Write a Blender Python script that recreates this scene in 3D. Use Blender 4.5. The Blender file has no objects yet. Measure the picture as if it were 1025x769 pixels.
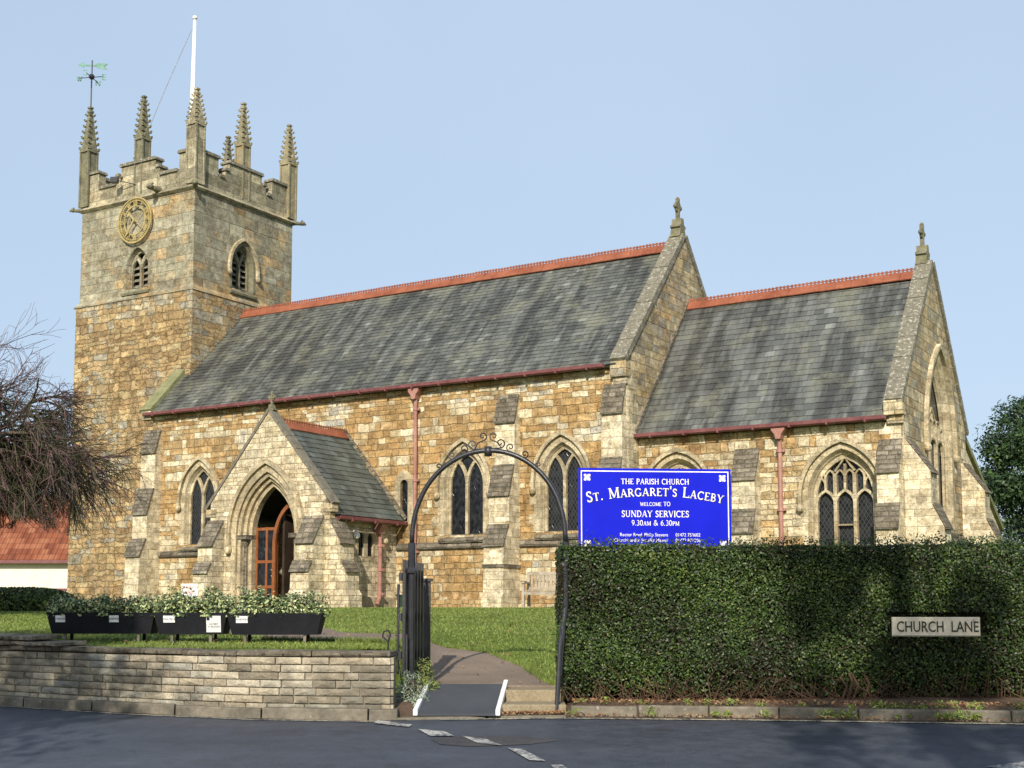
import bpy, bmesh, math, random
import numpy as np
from mathutils import Vector, Matrix, noise
from mathutils.geometry import tessellate_polygon
R=math.radians; PI=math.pi
random.seed(7); rng=np.random.default_rng(7)
SC=bpy.context.scene; COL=SC.collection

# ---------------------------------------------------------------- camera
cam_d=bpy.data.cameras.new('camera'); cam=bpy.data.objects.new('camera',cam_d); COL.objects.link(cam)
cam.location=(0,0,0.9); cam.rotation_euler=(R(90+5.5),0,0)
cam_d.sensor_width=36; cam_d.lens=46.5; cam_d.shift_y=(612-384-127.4)/1024
cam_d.clip_start=0.1; cam_d.clip_end=3000; SC.camera=cam
# ---------------------------------------------------------------- world, sun
SUN=Vector((-0.13,-0.99,0)).normalized(); EL=R(30)
sdir=Vector((SUN.x*math.cos(EL),SUN.y*math.cos(EL),math.sin(EL)))
w=bpy.data.worlds.new('World'); SC.world=w; w.use_nodes=True
nt=w.node_tree; bg=nt.nodes['Background']
sky=nt.nodes.new('ShaderNodeTexSky'); sky.sky_type='NISHITA'; sky.sun_disc=False
sky.sun_elevation=EL; sky.sun_rotation=PI+0.25; sky.dust_density=2.2; sky.air_density=1.0; sky.ozone_density=1.2
hs=nt.nodes.new('ShaderNodeHueSaturation'); hs.inputs['Saturation'].default_value=0.9
nt.links.new(sky.outputs[0],hs.inputs['Color'])
# thin high cloud veiling the blue
tcw=nt.nodes.new('ShaderNodeTexCoord'); cn=nt.nodes.new('ShaderNodeTexNoise'); cn.inputs['Scale'].default_value=1.6; cn.inputs['Detail'].default_value=4; nt.links.new(tcw.outputs['Generated'],cn.inputs['Vector'])
cm=nt.nodes.new('ShaderNodeMapRange'); cm.inputs[1].default_value=0.3; cm.inputs[2].default_value=0.7; cm.inputs[3].default_value=0.58; cm.inputs[4].default_value=0.84; nt.links.new(cn.outputs['Fac'],cm.inputs[0])
mx=nt.nodes.new('ShaderNodeMix'); mx.data_type='RGBA'; nt.links.new(cm.outputs[0],mx.inputs[0]); nt.links.new(hs.outputs[0],mx.inputs[6]); mx.inputs[7].default_value=(3.6,4.55,5.8,1)
nt.links.new(mx.outputs[2],bg.inputs[0]); bg.inputs[1].default_value=0.135
sl=bpy.data.lights.new('sun','SUN'); sl.energy=5.0; sl.angle=R(0.55); sl.color=(1,0.92,0.80)
so=bpy.data.objects.new('sun',sl); COL.objects.link(so); so.rotation_euler=sdir.to_track_quat('Z','Y').to_euler()
SC.view_settings.view_transform='Standard'; SC.view_settings.look='None'; SC.view_settings.exposure=0.22; SC.view_settings.gamma=1
SC.render.resolution_x=1024; SC.render.resolution_y=768

# ---------------------------------------------------------------- node helper
class G:
    def __init__(s,name,rough=0.85,spec=0.3):
        s.m=bpy.data.materials.new(name); s.m.use_nodes=True; s.t=s.m.node_tree
        s.b=s.t.nodes['Principled BSDF']; s.b.inputs['Roughness'].default_value=rough
        s.b.inputs['Specular IOR Level'].default_value=spec
    def n(s,typ,ins=(),**kw):
        nd=s.t.nodes.new(typ)
        for k,v in kw.items(): setattr(nd,k,v)
        for i,v in (ins.items() if isinstance(ins,dict) else enumerate(ins)):
            if v is None: continue
            if isinstance(v,bpy.types.NodeSocket): s.t.links.new(v,nd.inputs[i])
            else:
                if isinstance(v,tuple) and len(v)==3 and nd.inputs[i].type=='RGBA': v=v+(1,)
                nd.inputs[i].default_value=v
        return nd
    def M(s,op,a,b=None,c=None): return s.n('ShaderNodeMath',[a,b,c],operation=op).outputs[0]
    def noise(s,vec,scale,detail=3,rough=0.55): return s.n('ShaderNodeTexNoise',{'Vector':vec,'Scale':scale,'Detail':detail,'Roughness':rough})
    def ramp(s,fac,stops,interp='LINEAR'):
        r=s.n('ShaderNodeValToRGB',[fac]); cr=r.color_ramp; cr.interpolation=interp
        while len(cr.elements)<len(stops): cr.elements.new(0.5)
        for e,(p,c) in zip(cr.elements,stops):
            e.position=p; e.color=(c if isinstance(c,tuple) else (c,c,c))+(1,)
        return r.outputs[0]
    def mix(s,f,a,b,mode='MIX'):
        nd=s.t.nodes.new('ShaderNodeMix'); nd.data_type='RGBA'; nd.blend_type=mode
        for k,v in (('Factor',f),('A',a),('B',b)):
            i=[x for x in nd.inputs if x.name==k and x.enabled][0]
            if isinstance(v,bpy.types.NodeSocket): s.t.links.new(v,i)
            else: i.default_value=(v+(1,)) if isinstance(v,tuple) else v
        return [x for x in nd.outputs if x.enabled][0]
    def obj(s): return s.n('ShaderNodeTexCoord').outputs['Object']
    def bump(s,h,dist=0.02,st=1.0):
        b=s.n('ShaderNodeBump',{'Height':h,'Strength':st,'Distance':dist}); s.t.links.new(b.outputs[0],s.b.inputs['Normal'])
    def col(s,c): s.t.links.new(c,s.b.inputs['Base Color'])
    def rough(s,c): s.t.links.new(c,s.b.inputs['Roughness'])

def stone(name,bw,bh,stops,distort=0.03,mortar=0.012,mcol=(0.36,0.29,0.18),patch=0.5,stain=0.3,staincol=(0.13,0.12,0.09),bumpd=0.02,hvar=0.06,stainscale=0.8,seed=0,top=None,base=None,joint=0.75):
    g=G(name,0.9,0.2); tc=g.n('ShaderNodeTexCoord'); P=tc.outputs['Object']
    nx=g.n('ShaderNodeSeparateXYZ',[tc.outputs['Normal']]); p=g.n('ShaderNodeSeparateXYZ',[P])
    side=g.M('GREATER_THAN',g.M('ABSOLUTE',nx.outputs[0]),0.6)
    dn=g.n('ShaderNodeSeparateXYZ',[g.noise(P,3.2,3).outputs['Color']])
    df=g.n('ShaderNodeSeparateXYZ',[g.noise(P,14,2).outputs['Color']])
    a=g.M('ADD',g.M('MULTIPLY',p.outputs[0],g.M('SUBTRACT',1,side)),g.M('MULTIPLY',p.outputs[1],side))
    a=g.M('ADD',a,g.M('MULTIPLY',side,5.37+seed))
    a=g.M('MULTIPLY_ADD',g.M('SUBTRACT',dn.outputs[0],0.5),distort*2,a)
    a=g.M('MULTIPLY_ADD',g.M('SUBTRACT',df.outputs[0],0.5),distort*0.6,a)
    b=g.M('MULTIPLY_ADD',g.M('SUBTRACT',dn.outputs[1],0.5),distort*1.6,p.outputs[2])
    b=g.M('MULTIPLY_ADD',g.M('SUBTRACT',df.outputs[1],0.5),distort*0.5,b)
    b=g.M('MULTIPLY_ADD',g.M('SINE',g.M('MULTIPLY',b,5.3)),hvar,b)
    b=g.M('MULTIPLY_ADD',g.M('SINE',g.M('MULTIPLY',b,2.1)),hvar*1.5,b)
    rowf=g.M('DIVIDE',b,bh); row=g.M('FLOOR',rowf)
    rr=g.n('ShaderNodeTexWhiteNoise',{'W':g.M('ADD',row,seed+0.5)},noise_dimensions='1D').outputs['Value']
    af=g.M('MULTIPLY_ADD',rr,31.7,g.M('MULTIPLY',g.M('DIVIDE',a,bw),g.M('MULTIPLY_ADD',rr,0.7,0.65)))
    # uneven lengths inside a course
    af=g.M('MULTIPLY_ADD',g.M('SINE',g.M('MULTIPLY',af,2.3)),0.28,af)
    colm=g.M('FLOOR',af)
    cv=g.n('ShaderNodeCombineXYZ',[colm,row,side])
    wn=g.n('ShaderNodeTexWhiteNoise',{'Vector':cv.outputs[0]},noise_dimensions='3D')
    idv=wn.outputs['Value']; id2=g.n('ShaderNodeSeparateXYZ',[wn.outputs['Color']]).outputs[1]
    fa=g.M('FRACT',af); fb=g.M('FRACT',rowf)
    ea=g.M('MULTIPLY',g.M('MINIMUM',fa,g.M('SUBTRACT',1,fa)),bw); eb=g.M('MULTIPLY',g.M('MINIMUM',fb,g.M('SUBTRACT',1,fb)),bh)
    ed=g.M('MINIMUM',ea,eb)
    mm=g.n('ShaderNodeMapRange',[ed,mortar*0.5,mortar*1.5,0.0,1.0]).outputs[0]
    low=g.noise(P,0.55,3).outputs['Fac']
    t=g.M('ADD',g.M('MULTIPLY',idv,1-patch*0.5),g.M('MULTIPLY',g.M('SUBTRACT',low,0.5),patch*2.0))
    t=g.M('ADD',t,patch*0.2)
    for q in (top,base):
        if q: t=g.M('ADD',t,g.n('ShaderNodeMapRange',[g.M('MULTIPLY_ADD',low,1.2,p.outputs[2]),q[0],q[1],0.0,q[2]]).outputs[0])
    c=g.ramp(t,stops,'LINEAR')
    fine=g.noise(P,22,5,0.7).outputs['Fac']; mid=g.noise(P,5,4,0.65).outputs['Fac']
    c=g.mix(1.0,c,g.ramp(fine,[(0.3,0.5),(0.5,0.96),(0.72,1.35)]),'MULTIPLY')
    c=g.mix(1.0,c,g.ramp(mid,[(0.32,0.62),(0.6,1.12)]),'MULTIPLY')
    c=g.mix(1.0,c,g.ramp(id2,[(0.0,0.78),(1.0,1.15)]),'MULTIPLY')
    vo=g.n('ShaderNodeTexVoronoi',{'Vector':g.n('ShaderNodeVectorMath',[g.n('ShaderNodeVectorMath',[P,(1,1,1.7)],operation='MULTIPLY').outputs[0],g.n('ShaderNodeVectorMath',[g.noise(P,6,2).outputs['Color'],(0.12,0.12,0.12)],operation='MULTIPLY').outputs[0]],operation='ADD').outputs[0],'Scale':2.4/bw*0.36*1.8})
    vv=g.n('ShaderNodeSeparateXYZ',[vo.outputs['Color']]).outputs[0]; c=g.mix(1.0,c,g.ramp(vv,[(0.0,(0.80,0.77,0.72)),(1.0,(1.16,1.17,1.18))]),'MULTIPLY')
    blotch=g.noise(P,1.7,6,0.75).outputs['Fac']; c=g.mix(1.0,c,g.ramp(blotch,[(0.3,(0.70,0.66,0.60)),(0.5,(1,1,1)),(0.68,(1.22,1.18,1.10))]),'MULTIPLY')
    smear=g.noise(g.n('ShaderNodeVectorMath',[P,(1.0,1.0,1.6)],operation='MULTIPLY').outputs[0],3.3,5,0.8).outputs['Fac']
    c=g.mix(g.ramp(smear,[(0.56,0.0),(0.66,0.55)]),c,g.ramp(low,[(0.4,stops[len(stops)//2][1]),(0.6,stops[-2][1])]))
    sn=g.noise(g.n('ShaderNodeVectorMath',[P,(1,1,0.45)],operation='MULTIPLY').outputs[0],stainscale,5,0.7).outputs['Fac']
    c=g.mix(g.ramp(sn,[(0.48,0.0),(0.72,stain)]),c,staincol)
    jn=g.ramp(mid,[(0.35,0.1*joint),(0.6,joint)]); c=g.mix(g.M('MULTIPLY',g.M('SUBTRACT',1,mm),jn),c,mcol)
    pit=g.ramp(g.noise(P,9,4,0.7).outputs['Fac'],[(0.3,0.0),(0.42,1.0)])
    c=g.mix(1.0,c,g.mix(pit,(0.6,0.55,0.48),(1,1,1)),'MULTIPLY')
    g.col(c)
    h=g.M('ADD',g.M('MULTIPLY',mm,0.7),g.M('ADD',g.M('MULTIPLY',fine,0.55),g.M('ADD',g.M('MULTIPLY',idv,0.35),g.M('MULTIPLY',pit,0.35))))
    g.bump(h,bumpd)
    return g.m

CRM=(0.57,0.485,0.32); CR2=(0.68,0.60,0.43); OCH=(0.37,0.235,0.10); OC2=(0.45,0.315,0.155); OC3=(0.27,0.165,0.075); GRY=(0.33,0.31,0.25); BUF=(0.46,0.355,0.19)
MAT={}
MAT['nave']=stone('coursed_ironstone',0.36,0.19,[(0.0,(0.31,0.195,0.085)),(0.2,OCH),(0.42,(0.41,0.27,0.12)),(0.60,OC2),(0.645,BUF),(0.69,CRM),(0.90,CR2),(1,(0.42,0.40,0.34))],0.06,0.012,mcol=(0.24,0.18,0.10),patch=0.8,joint=0.38,stain=0.25,bumpd=0.035,top=(5.2,6.8,0.2),base=(2.6,1.8,0.14))
MAT['cream']=stone('cream_limestone_ashlar',0.36,0.2,[(0,CRM),(0.4,CR2),(0.75,(0.60,0.53,0.38)),(0.9,CR2),(1,(0.48,0.44,0.35))],0.03,0.007,joint=0.45,mcol=(0.24,0.20,0.13),patch=0.4,stain=0.4,staincol=(0.22,0.19,0.14),bumpd=0.012,stainscale=1.3,seed=3)
MAT['chancel']=stone('chancel_rubble',0.33,0.17,[(0.0,OC3),(0.2,OCH),(0.45,OC2),(0.58,BUF),(0.66,CRM),(0.88,CR2),(1,OC2)],0.05,0.012,joint=0.5,mcol=(0.22,0.17,0.10),patch=0.7,stain=0.25,seed=6,bumpd=0.035)
MAT['gable']=stone('weathered_gable_stone',0.42,0.22,[(0.0,OC2),(0.3,GRY),(0.55,BUF),(0.8,CRM),(1,GRY)],0.035,0.01,joint=0.5,mcol=(0.2,0.17,0.11),patch=0.5,stain=0.5,staincol=(0.2,0.18,0.135),seed=9,bumpd=0.03)
MAT['tower_low']=stone('tower_rubble',0.38,0.2,[(0.0,(0.29,0.195,0.095)),(0.25,(0.35,0.24,0.12)),(0.5,OC2),(0.66,BUF),(0.8,GRY),(1,CRM)],0.17,0.014,joint=0.4,mcol=(0.19,0.14,0.08),patch=0.6,stain=0.5,staincol=(0.22,0.20,0.15),bumpd=0.06,seed=12,top=(10.0,11.8,0.3))
MAT['tower_top']=stone('tower_ashlar',0.62,0.34,[(0.0,OC2),(0.2,(0.36,0.29,0.18)),(0.36,(0.30,0.28,0.2)),(0.7,(0.36,0.335,0.25)),(0.9,(0.42,0.38,0.27)),(1,OCH)],0.05,0.01,joint=0.45,mcol=(0.16,0.145,0.10),patch=0.9,stain=0.55,staincol=(0.14,0.14,0.105),bumpd=0.02,seed=15,base=(12.9,11.4,-0.32))
MAT['porch']=stone('porch_limestone',0.27,0.15,[(0,CRM),(0.35,CR2),(0.6,(0.5,0.42,0.27)),(0.8,CR2),(1,GRY)],0.035,0.008,joint=0.55,mcol=(0.22,0.18,0.11),patch=0.4,stain=0.35,staincol=(0.25,0.21,0.15),bumpd=0.02,seed=18)

def plain(name,c1,c2,scale=4,rough=0.85,spec=0.3,bumpd=0.01,lichen=None,lich=(0.5,0.62),metal=0.0):
    g=G(name,rough,spec); P=g.obj(); n=g.noise(P,scale,5,0.65).outputs['Fac']
    c=g.ramp(n,[(0.32,c1),(0.68,c2)])
    f=g.noise(P,scale*7,4,0.7).outputs['Fac']
    c=g.mix(1.0,c,g.ramp(f,[(0.3,0.8),(0.7,1.15)]),'MULTIPLY')
    if lichen: c=g.mix(g.ramp(g.noise(P,scale*1.7,4,0.7).outputs['Fac'],[(lich[0],0.0),(lich[1],0.85)]),c,lichen)
    g.col(c); g.bump(f,bumpd); g.b.inputs['Metallic'].default_value=metal
    return g.m
MAT['dress']=stone('dressed_limestone',0.9,0.34,[(0,(0.36,0.30,0.19)),(0.5,(0.46,0.39,0.26)),(1,(0.52,0.45,0.31))],0.01,0.006,mcol=(0.22,0.18,0.12),patch=0.6,stain=0.6,staincol=(0.22,0.19,0.13),bumpd=0.008,hvar=0.02,stainscale=2.2,seed=33)
MAT['weather']=stone('weathered_stone_courses',0.3,0.13,[(0,(0.15,0.13,0.095)),(0.5,(0.20,0.175,0.135)),(0.85,(0.24,0.21,0.16)),(1,(0.32,0.29,0.22))],0.04,0.012,joint=0.5,mcol=(0.08,0.07,0.055),patch=0.5,stain=0.5,staincol=(0.09,0.085,0.06),bumpd=0.03,stainscale=2,hvar=0.02,seed=30)
MAT['coping']=plain('lichened_coping_stone',(0.13,0.118,0.085),(0.22,0.20,0.145),7,bumpd=0.02,lichen=(0.44,0.42,0.35),lich=(0.55,0.62))
MAT['coping_dark']=plain('dark_porch_coping',(0.12,0.11,0.085),(0.22,0.20,0.155),5,bumpd=0.02)
MAT['green_stone']=plain('mossy_stone',(0.13,0.14,0.06),(0.26,0.25,0.13),3,bumpd=0.02)
MAT['pinn']=plain('pinnacle_stone',(0.11,0.105,0.07),(0.26,0.24,0.165),5,bumpd=0.03,lichen=(0.17,0.16,0.05),lich=(0.52,0.64))
MAT['pinn_orange']=plain('orange_lichened_stone',(0.17,0.155,0.10),(0.33,0.29,0.18),4,bumpd=0.02,lichen=(0.36,0.19,0.03),lich=(0.57,0.66))
MAT['parapet']=stone('parapet_stone',0.75,0.36,[(0,(0.24,0.215,0.15)),(0.4,(0.34,0.31,0.215)),(0.75,(0.44,0.39,0.27)),(1,(0.40,0.32,0.19))],0.02,0.008,joint=0.6,mcol=(0.13,0.12,0.085),patch=0.6,stain=0.6,staincol=(0.15,0.14,0.10),bumpd=0.015,hvar=0.02,stainscale=1.6,seed=40)
MAT['gutter']=plain('maroon_paint',(0.12,0.034,0.036),(0.20,0.075,0.07),5,0.4,0.5,0.002)
MAT['pipe']=plain('faded_pink_paint',(0.27,0.12,0.095),(0.40,0.21,0.165),3,0.5,0.4,0.002)
MAT['black']=plain('black_iron_paint',(0.012,0.013,0.015),(0.028,0.028,0.032),6,0.38,0.5,0.002)
MAT['trough']=plain('black_planter_board',(0.006,0.007,0.010),(0.013,0.013,0.017),3,0.7,0.2,0.002)
MAT['white']=plain('white_paint',(0.72,0.72,0.70),(0.82,0.82,0.80),3,0.5,0.4,0.001)
MAT['paleflat']=plain('notice_paper',(0.60,0.61,0.60),(0.72,0.72,0.70),9,0.6,0.3,0.0)
MAT['gold']=plain('gilded_iron',(0.28,0.21,0.07),(0.48,0.38,0.16),5,0.45,0.5,0.002,metal=0.0)
MAT['wood_red']=plain('varnished_oak',(0.17,0.052,0.016),(0.27,0.095,0.03),3,0.35,0.5,0.002)
MAT['wood_dark']=plain('dark_oak',(0.02,0.014,0.01),(0.05,0.032,0.02),3,0.6,0.3,0.004)
MAT['wood_grey']=plain('weathered_teak',(0.24,0.20,0.145),(0.42,0.36,0.28),6,0.8,0.2,0.004)
MAT['dark_gap']=plain('belfry_gap_shade',(0.02,0.019,0.016),(0.05,0.045,0.035),6,0.9,0.1,0.002)  # near-black colour paints the shade behind the belfry louvres
MAT['copper']=plain('verdigris_copper',(0.10,0.22,0.17),(0.20,0.36,0.30),6,0.7,0.3,0.002)
MAT['red_text']=plain('red_lettering',(0.62,0.16,0.12),(0.7,0.25,0.2),4,0.6,0.3,0)
MAT['green_bin']=plain('dark_green_plastic',(0.02,0.045,0.03),(0.03,0.06,0.04),3,0.5,0.4,0)
MAT['sign_post']=plain('treated_post',(0.12,0.09,0.06),(0.2,0.15,0.1),5,0.8,0.2,0.003)

def slate_mat(name,c=((0.065,0.068,0.060),(0.125,0.130,0.115),(0.22,0.225,0.20)),streak=0.85,axis=0,lich=(0.20,0.20,0.14)):
    g=G(name,0.55,0.45); P=g.obj(); a=g.n('ShaderNodeAttribute',attribute_name='rnd').outputs['Fac']
    cc=g.ramp(a,[(0,c[0]),(0.55,c[1]),(0.93,c[1]),(1,c[2])])
    sc=(3.0,0.35,0.35) if axis==0 else (0.3,1.8,0.3)
    v=g.n('ShaderNodeVectorMath',[P,sc],operation='MULTIPLY').outputs[0]
    s=g.noise(v,1.0,5,0.62).outputs['Fac']
    cc=g.mix(g.ramp(s,[(0.40,streak),(0.60,0.0)]),cc,(0.032,0.032,0.028))
    l=g.noise(P,0.9,5,0.7).outputs['Fac']
    cc=g.mix(g.ramp(l,[(0.5,0.0),(0.68,0.6)]),cc,lich)
    cc=g.mix(g.ramp(g.noise(P,26,2).outputs['Fac'],[(0.7,0.0),(0.78,0.6)]),cc,(0.36,0.36,0.31))
    f=g.noise(P,30,3,0.6).outputs['Fac']; cc=g.mix(1.0,cc,g.ramp(f,[(0.3,0.8),(0.7,1.2)]),'MULTIPLY')
    g.col(cc); g.bump(f,0.006); return g.m
MAT['slate']=slate_mat('nave_slate')
MAT['slate_ch']=slate_mat('chancel_slate',((0.070,0.073,0.066),(0.128,0.133,0.122),(0.21,0.218,0.2)),0.85)
MAT['slate_po']=slate_mat('porch_slate',((0.05,0.06,0.055),(0.10,0.118,0.106),(0.2,0.22,0.195)),0.5,1,(0.10,0.115,0.095))
MAT['ridge']=plain('terracotta_ridge',(0.19,0.055,0.028),(0.30,0.105,0.055),1.6,bumpd=0.008,lichen=(0.20,0.08,0.045),lich=(0.62,0.8))
def glass_mat(name,lead):
    g=G(name,0.12,0.5); P=g.n('ShaderNodeTexCoord'); p=g.n('ShaderNodeSeparateXYZ',[P.outputs['Object']])
    a=g.M('ADD',p.outputs[0],p.outputs[1])
    u=g.M('MULTIPLY',g.M('ADD',g.M('MULTIPLY',a,1.6),p.outputs[2]),6.0); v=g.M('MULTIPLY',g.M('SUBTRACT',g.M('MULTIPLY',a,1.6),p.outputs[2]),6.0)
    fu=g.M('FRACT',u); fv=g.M('FRACT',v)
    m=g.M('MINIMUM',g.M('MINIMUM',fu,g.M('SUBTRACT',1,fu)),g.M('MINIMUM',fv,g.M('SUBTRACT',1,fv)))
    mask=g.M('LESS_THAN',m,0.085)
    wn=g.n('ShaderNodeTexWhiteNoise',{'Vector':g.n('ShaderNodeCombineXYZ',[g.M('FLOOR',u),g.M('FLOOR',v),0.0]).outputs[0]},noise_dimensions='3D')
    c=g.ramp(wn.outputs['Value'],[(0,(0.008,0.009,0.011)),(1,(0.025,0.027,0.03))])
    g.col(g.mix(g.M('MULTIPLY',mask,lead),c,(0.055,0.055,0.052)))
    g.b.inputs['Specular IOR Level'].default_value=0.12; g.bump(wn.outputs['Value'],0.004); return g.m
MAT['glass_lead']=glass_mat('leaded_dark_glass',0.85); MAT['glass']=glass_mat('dark_church_glass',0.0)
def leaf_mat(name,stops,rough=0.5,trans=0.0):
    g=G(name,rough,0.35); a=g.n('ShaderNodeAttribute',attribute_name='rnd').outputs['Fac']
    c=g.ramp(a,stops); n=g.noise(g.obj(),1.1,3).outputs['Fac']
    c=g.mix(1.0,c,g.ramp(n,[(0.3,0.75),(0.7,1.2)]),'MULTIPLY'); g.col(c)
    return g.m
MAT['hedge']=leaf_mat('hedge_leaf',[(0,(0.035,0.024,0.010)),(0.12,(0.010,0.018,0.006)),(0.45,(0.028,0.052,0.011)),(0.8,(0.068,0.118,0.02)),(1,(0.16,0.185,0.045))],0.5)
MAT['hedge_core']=plain('hedge_interior_shade',(0.008,0.009,0.005),(0.02,0.018,0.01),12,0.95,0.05,0.02)  # near-black colour paints the shade between leaves
MAT['twig']=plain('dry_hedge_stem',(0.05,0.03,0.02),(0.12,0.075,0.05),8,0.9,0.1,0)
MAT['bark']=plain('bare_branch_bark',(0.11,0.085,0.068),(0.22,0.17,0.14),5,0.9,0.1,0.01)
MAT['twigs']=plain('fine_reddish_twig',(0.075,0.047,0.046),(0.16,0.105,0.10),2,0.9,0.1,0)
MAT['twig_green']=plain('algae_green_twig',(0.035,0.038,0.02),(0.085,0.085,0.045),2,0.9,0.1,0)
MAT['varieg']=leaf_mat('variegated_leaf',[(0,(0.015,0.03,0.012)),(0.4,(0.05,0.09,0.03)),(0.62,(0.24,0.30,0.11)),(1,(0.52,0.54,0.27))],0.5)
MAT['silver']=leaf_mat('silver_leaf',[(0,(0.08,0.12,0.06)),(0.5,(0.22,0.27,0.19)),(1,(0.42,0.46,0.38))],0.7)
MAT['evergreen']=leaf_mat('evergreen_leaf',[(0,(0.010,0.024,0.008)),(0.6,(0.03,0.062,0.014)),(1,(0.07,0.12,0.03))],0.5)
MAT['grassblade']=leaf_mat('grass_blade',[(0,(0.085,0.13,0.02)),(0.6,(0.16,0.21,0.04)),(1,(0.25,0.28,0.08))],0.6)
MAT['litter']=leaf_mat('dead_leaf',[(0,(0.08,0.035,0.015)),(0.5,(0.18,0.09,0.04)),(1,(0.32,0.2,0.1))],0.7)

def ground_mat():
    g=G('lawn_turf',0.95,0.1); P=g.obj()
    a=g.noise(P,0.35,4).outputs['Fac']; b=g.noise(P,7,5,0.75).outputs['Fac']
    stretched=g.noise(g.n('ShaderNodeVectorMath',[P,(1,0.25,1)],operation='MULTIPLY').outputs[0],60,3,0.7).outputs['Fac']
    c=g.ramp(a,[(0.3,(0.11,0.16,0.028)),(0.55,(0.145,0.195,0.038)),(0.75,(0.18,0.22,0.055))])
    c=g.mix(g.ramp(g.noise(P,1.3,5,0.7).outputs['Fac'],[(0.52,0.0),(0.7,0.6)]),c,(0.17,0.16,0.055)); c=g.mix(1.0,c,g.ramp(b,[(0.3,0.6),(0.65,1.25)]),'MULTIPLY'); c=g.mix(1.0,c,g.ramp(stretched,[(0.3,0.7),(0.7,1.25)]),'MULTIPLY')
    g.col(c); g.bump(g.M('ADD',b,stretched),0.04); return g.m
def road_mat():
    g=G('asphalt',0.6,0.5); P=g.obj()
    f=g.noise(P,160,2,0.6).outputs['Fac']; m=g.noise(P,6,5,0.7).outputs['Fac']; l=g.noise(g.n('ShaderNodeVectorMath',[P,(0.35,1.6,1)],operation='MULTIPLY').outputs[0],0.9,4).outputs['Fac']
    c=g.ramp(l,[(0.3,(0.033,0.038,0.052)),(0.7,(0.052,0.058,0.074))])
    c=g.mix(1.0,c,g.ramp(f,[(0.3,0.65),(0.7,1.35)]),'MULTIPLY'); c=g.mix(1.0,c,g.ramp(m,[(0.3,0.74),(0.7,1.22)]),'MULTIPLY'); pt=g.noise(P,0.7,6,0.7).outputs['Fac']; c=g.mix(1.0,c,g.ramp(pt,[(0.42,0.82),(0.47,1.0),(0.6,1.0),(0.64,1.18)]),'MULTIPLY')
    cr=g.n('ShaderNodeTexVoronoi',{'Vector':g.n('ShaderNodeVectorMath',[P,g.noise(P,2,3).outputs['Color']],operation='ADD').outputs[0],'Scale':0.45},feature='DISTANCE_TO_EDGE').outputs['Distance']
    c=g.mix(g.ramp(cr,[(0.0,0.6),(0.006,0.0)]),c,(0.02,0.02,0.02))
    sp=g.noise(P,90,1).outputs['Fac']; c=g.mix(g.ramp(sp,[(0.73,0.0),(0.78,0.5)]),c,(0.22,0.21,0.2))
    g.col(c); g.rough(g.ramp(m,[(0.3,0.5),(0.7,0.72)])); g.bump(f,0.006); return g.m
def paving(name,c1,c2,sc=60,rough=0.9,speck=(0.3,0.28,0.25)):
    g=G(name,rough,0.2); P=g.obj(); f=g.noise(P,sc,4,0.7).outputs['Fac']; m=g.noise(P,2.5,4,0.6).outputs['Fac']
    c=g.ramp(m,[(0.3,c1),(0.7,c2)]); c=g.mix(1.0,c,g.ramp(f,[(0.3,0.7),(0.7,1.3)]),'MULTIPLY')
    c=g.mix(g.ramp(g.noise(P,sc*1.3,1).outputs['Fac'],[(0.7,0.0),(0.76,0.7)]),c,speck)
    g.col(c); g.bump(f,0.008); return g.m
MAT['lawn']=ground_mat(); MAT['road']=road_mat()
MAT['path']=paving('gravel_path',(0.15,0.115,0.085),(0.22,0.17,0.13))
MAT['kerb']=paving('kerb_concrete',(0.10,0.09,0.068),(0.20,0.175,0.135),12)
MAT['step']=paving('aggregate_step',(0.20,0.16,0.10),(0.30,0.25,0.165),50)
MAT['dirt']=paving('leafy_soil',(0.07,0.045,0.03),(0.13,0.09,0.06),30,speck=(0.25,0.13,0.06))
MAT['ramp']=paving('grip_ramp',(0.055,0.06,0.07),(0.075,0.08,0.09),200,0.7,(0.15,0.15,0.15))
MAT['patch']=paving('worn_asphalt_patch',(0.045,0.045,0.05),(0.075,0.07,0.068),50,0.9)
def paint_mat(name,c):
    g=G(name,0.7,0.3); P=g.obj(); n=g.noise(P,28,5,0.75).outputs['Fac']; n2=g.noise(P,5,4).outputs['Fac']
    f=g.ramp(g.M('ADD',n,g.M('MULTIPLY',n2,0.6)),[(0.7,0.0),(0.9,1.0)]); g.col(g.mix(f,c,(0.07,0.072,0.08))); return g.m
MAT['roadpaint']=paint_mat('worn_road_paint',(0.42,0.41,0.38)); MAT['yellowpaint']=paint_mat('worn_yellow_line',(0.50,0.47,0.34))

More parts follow.
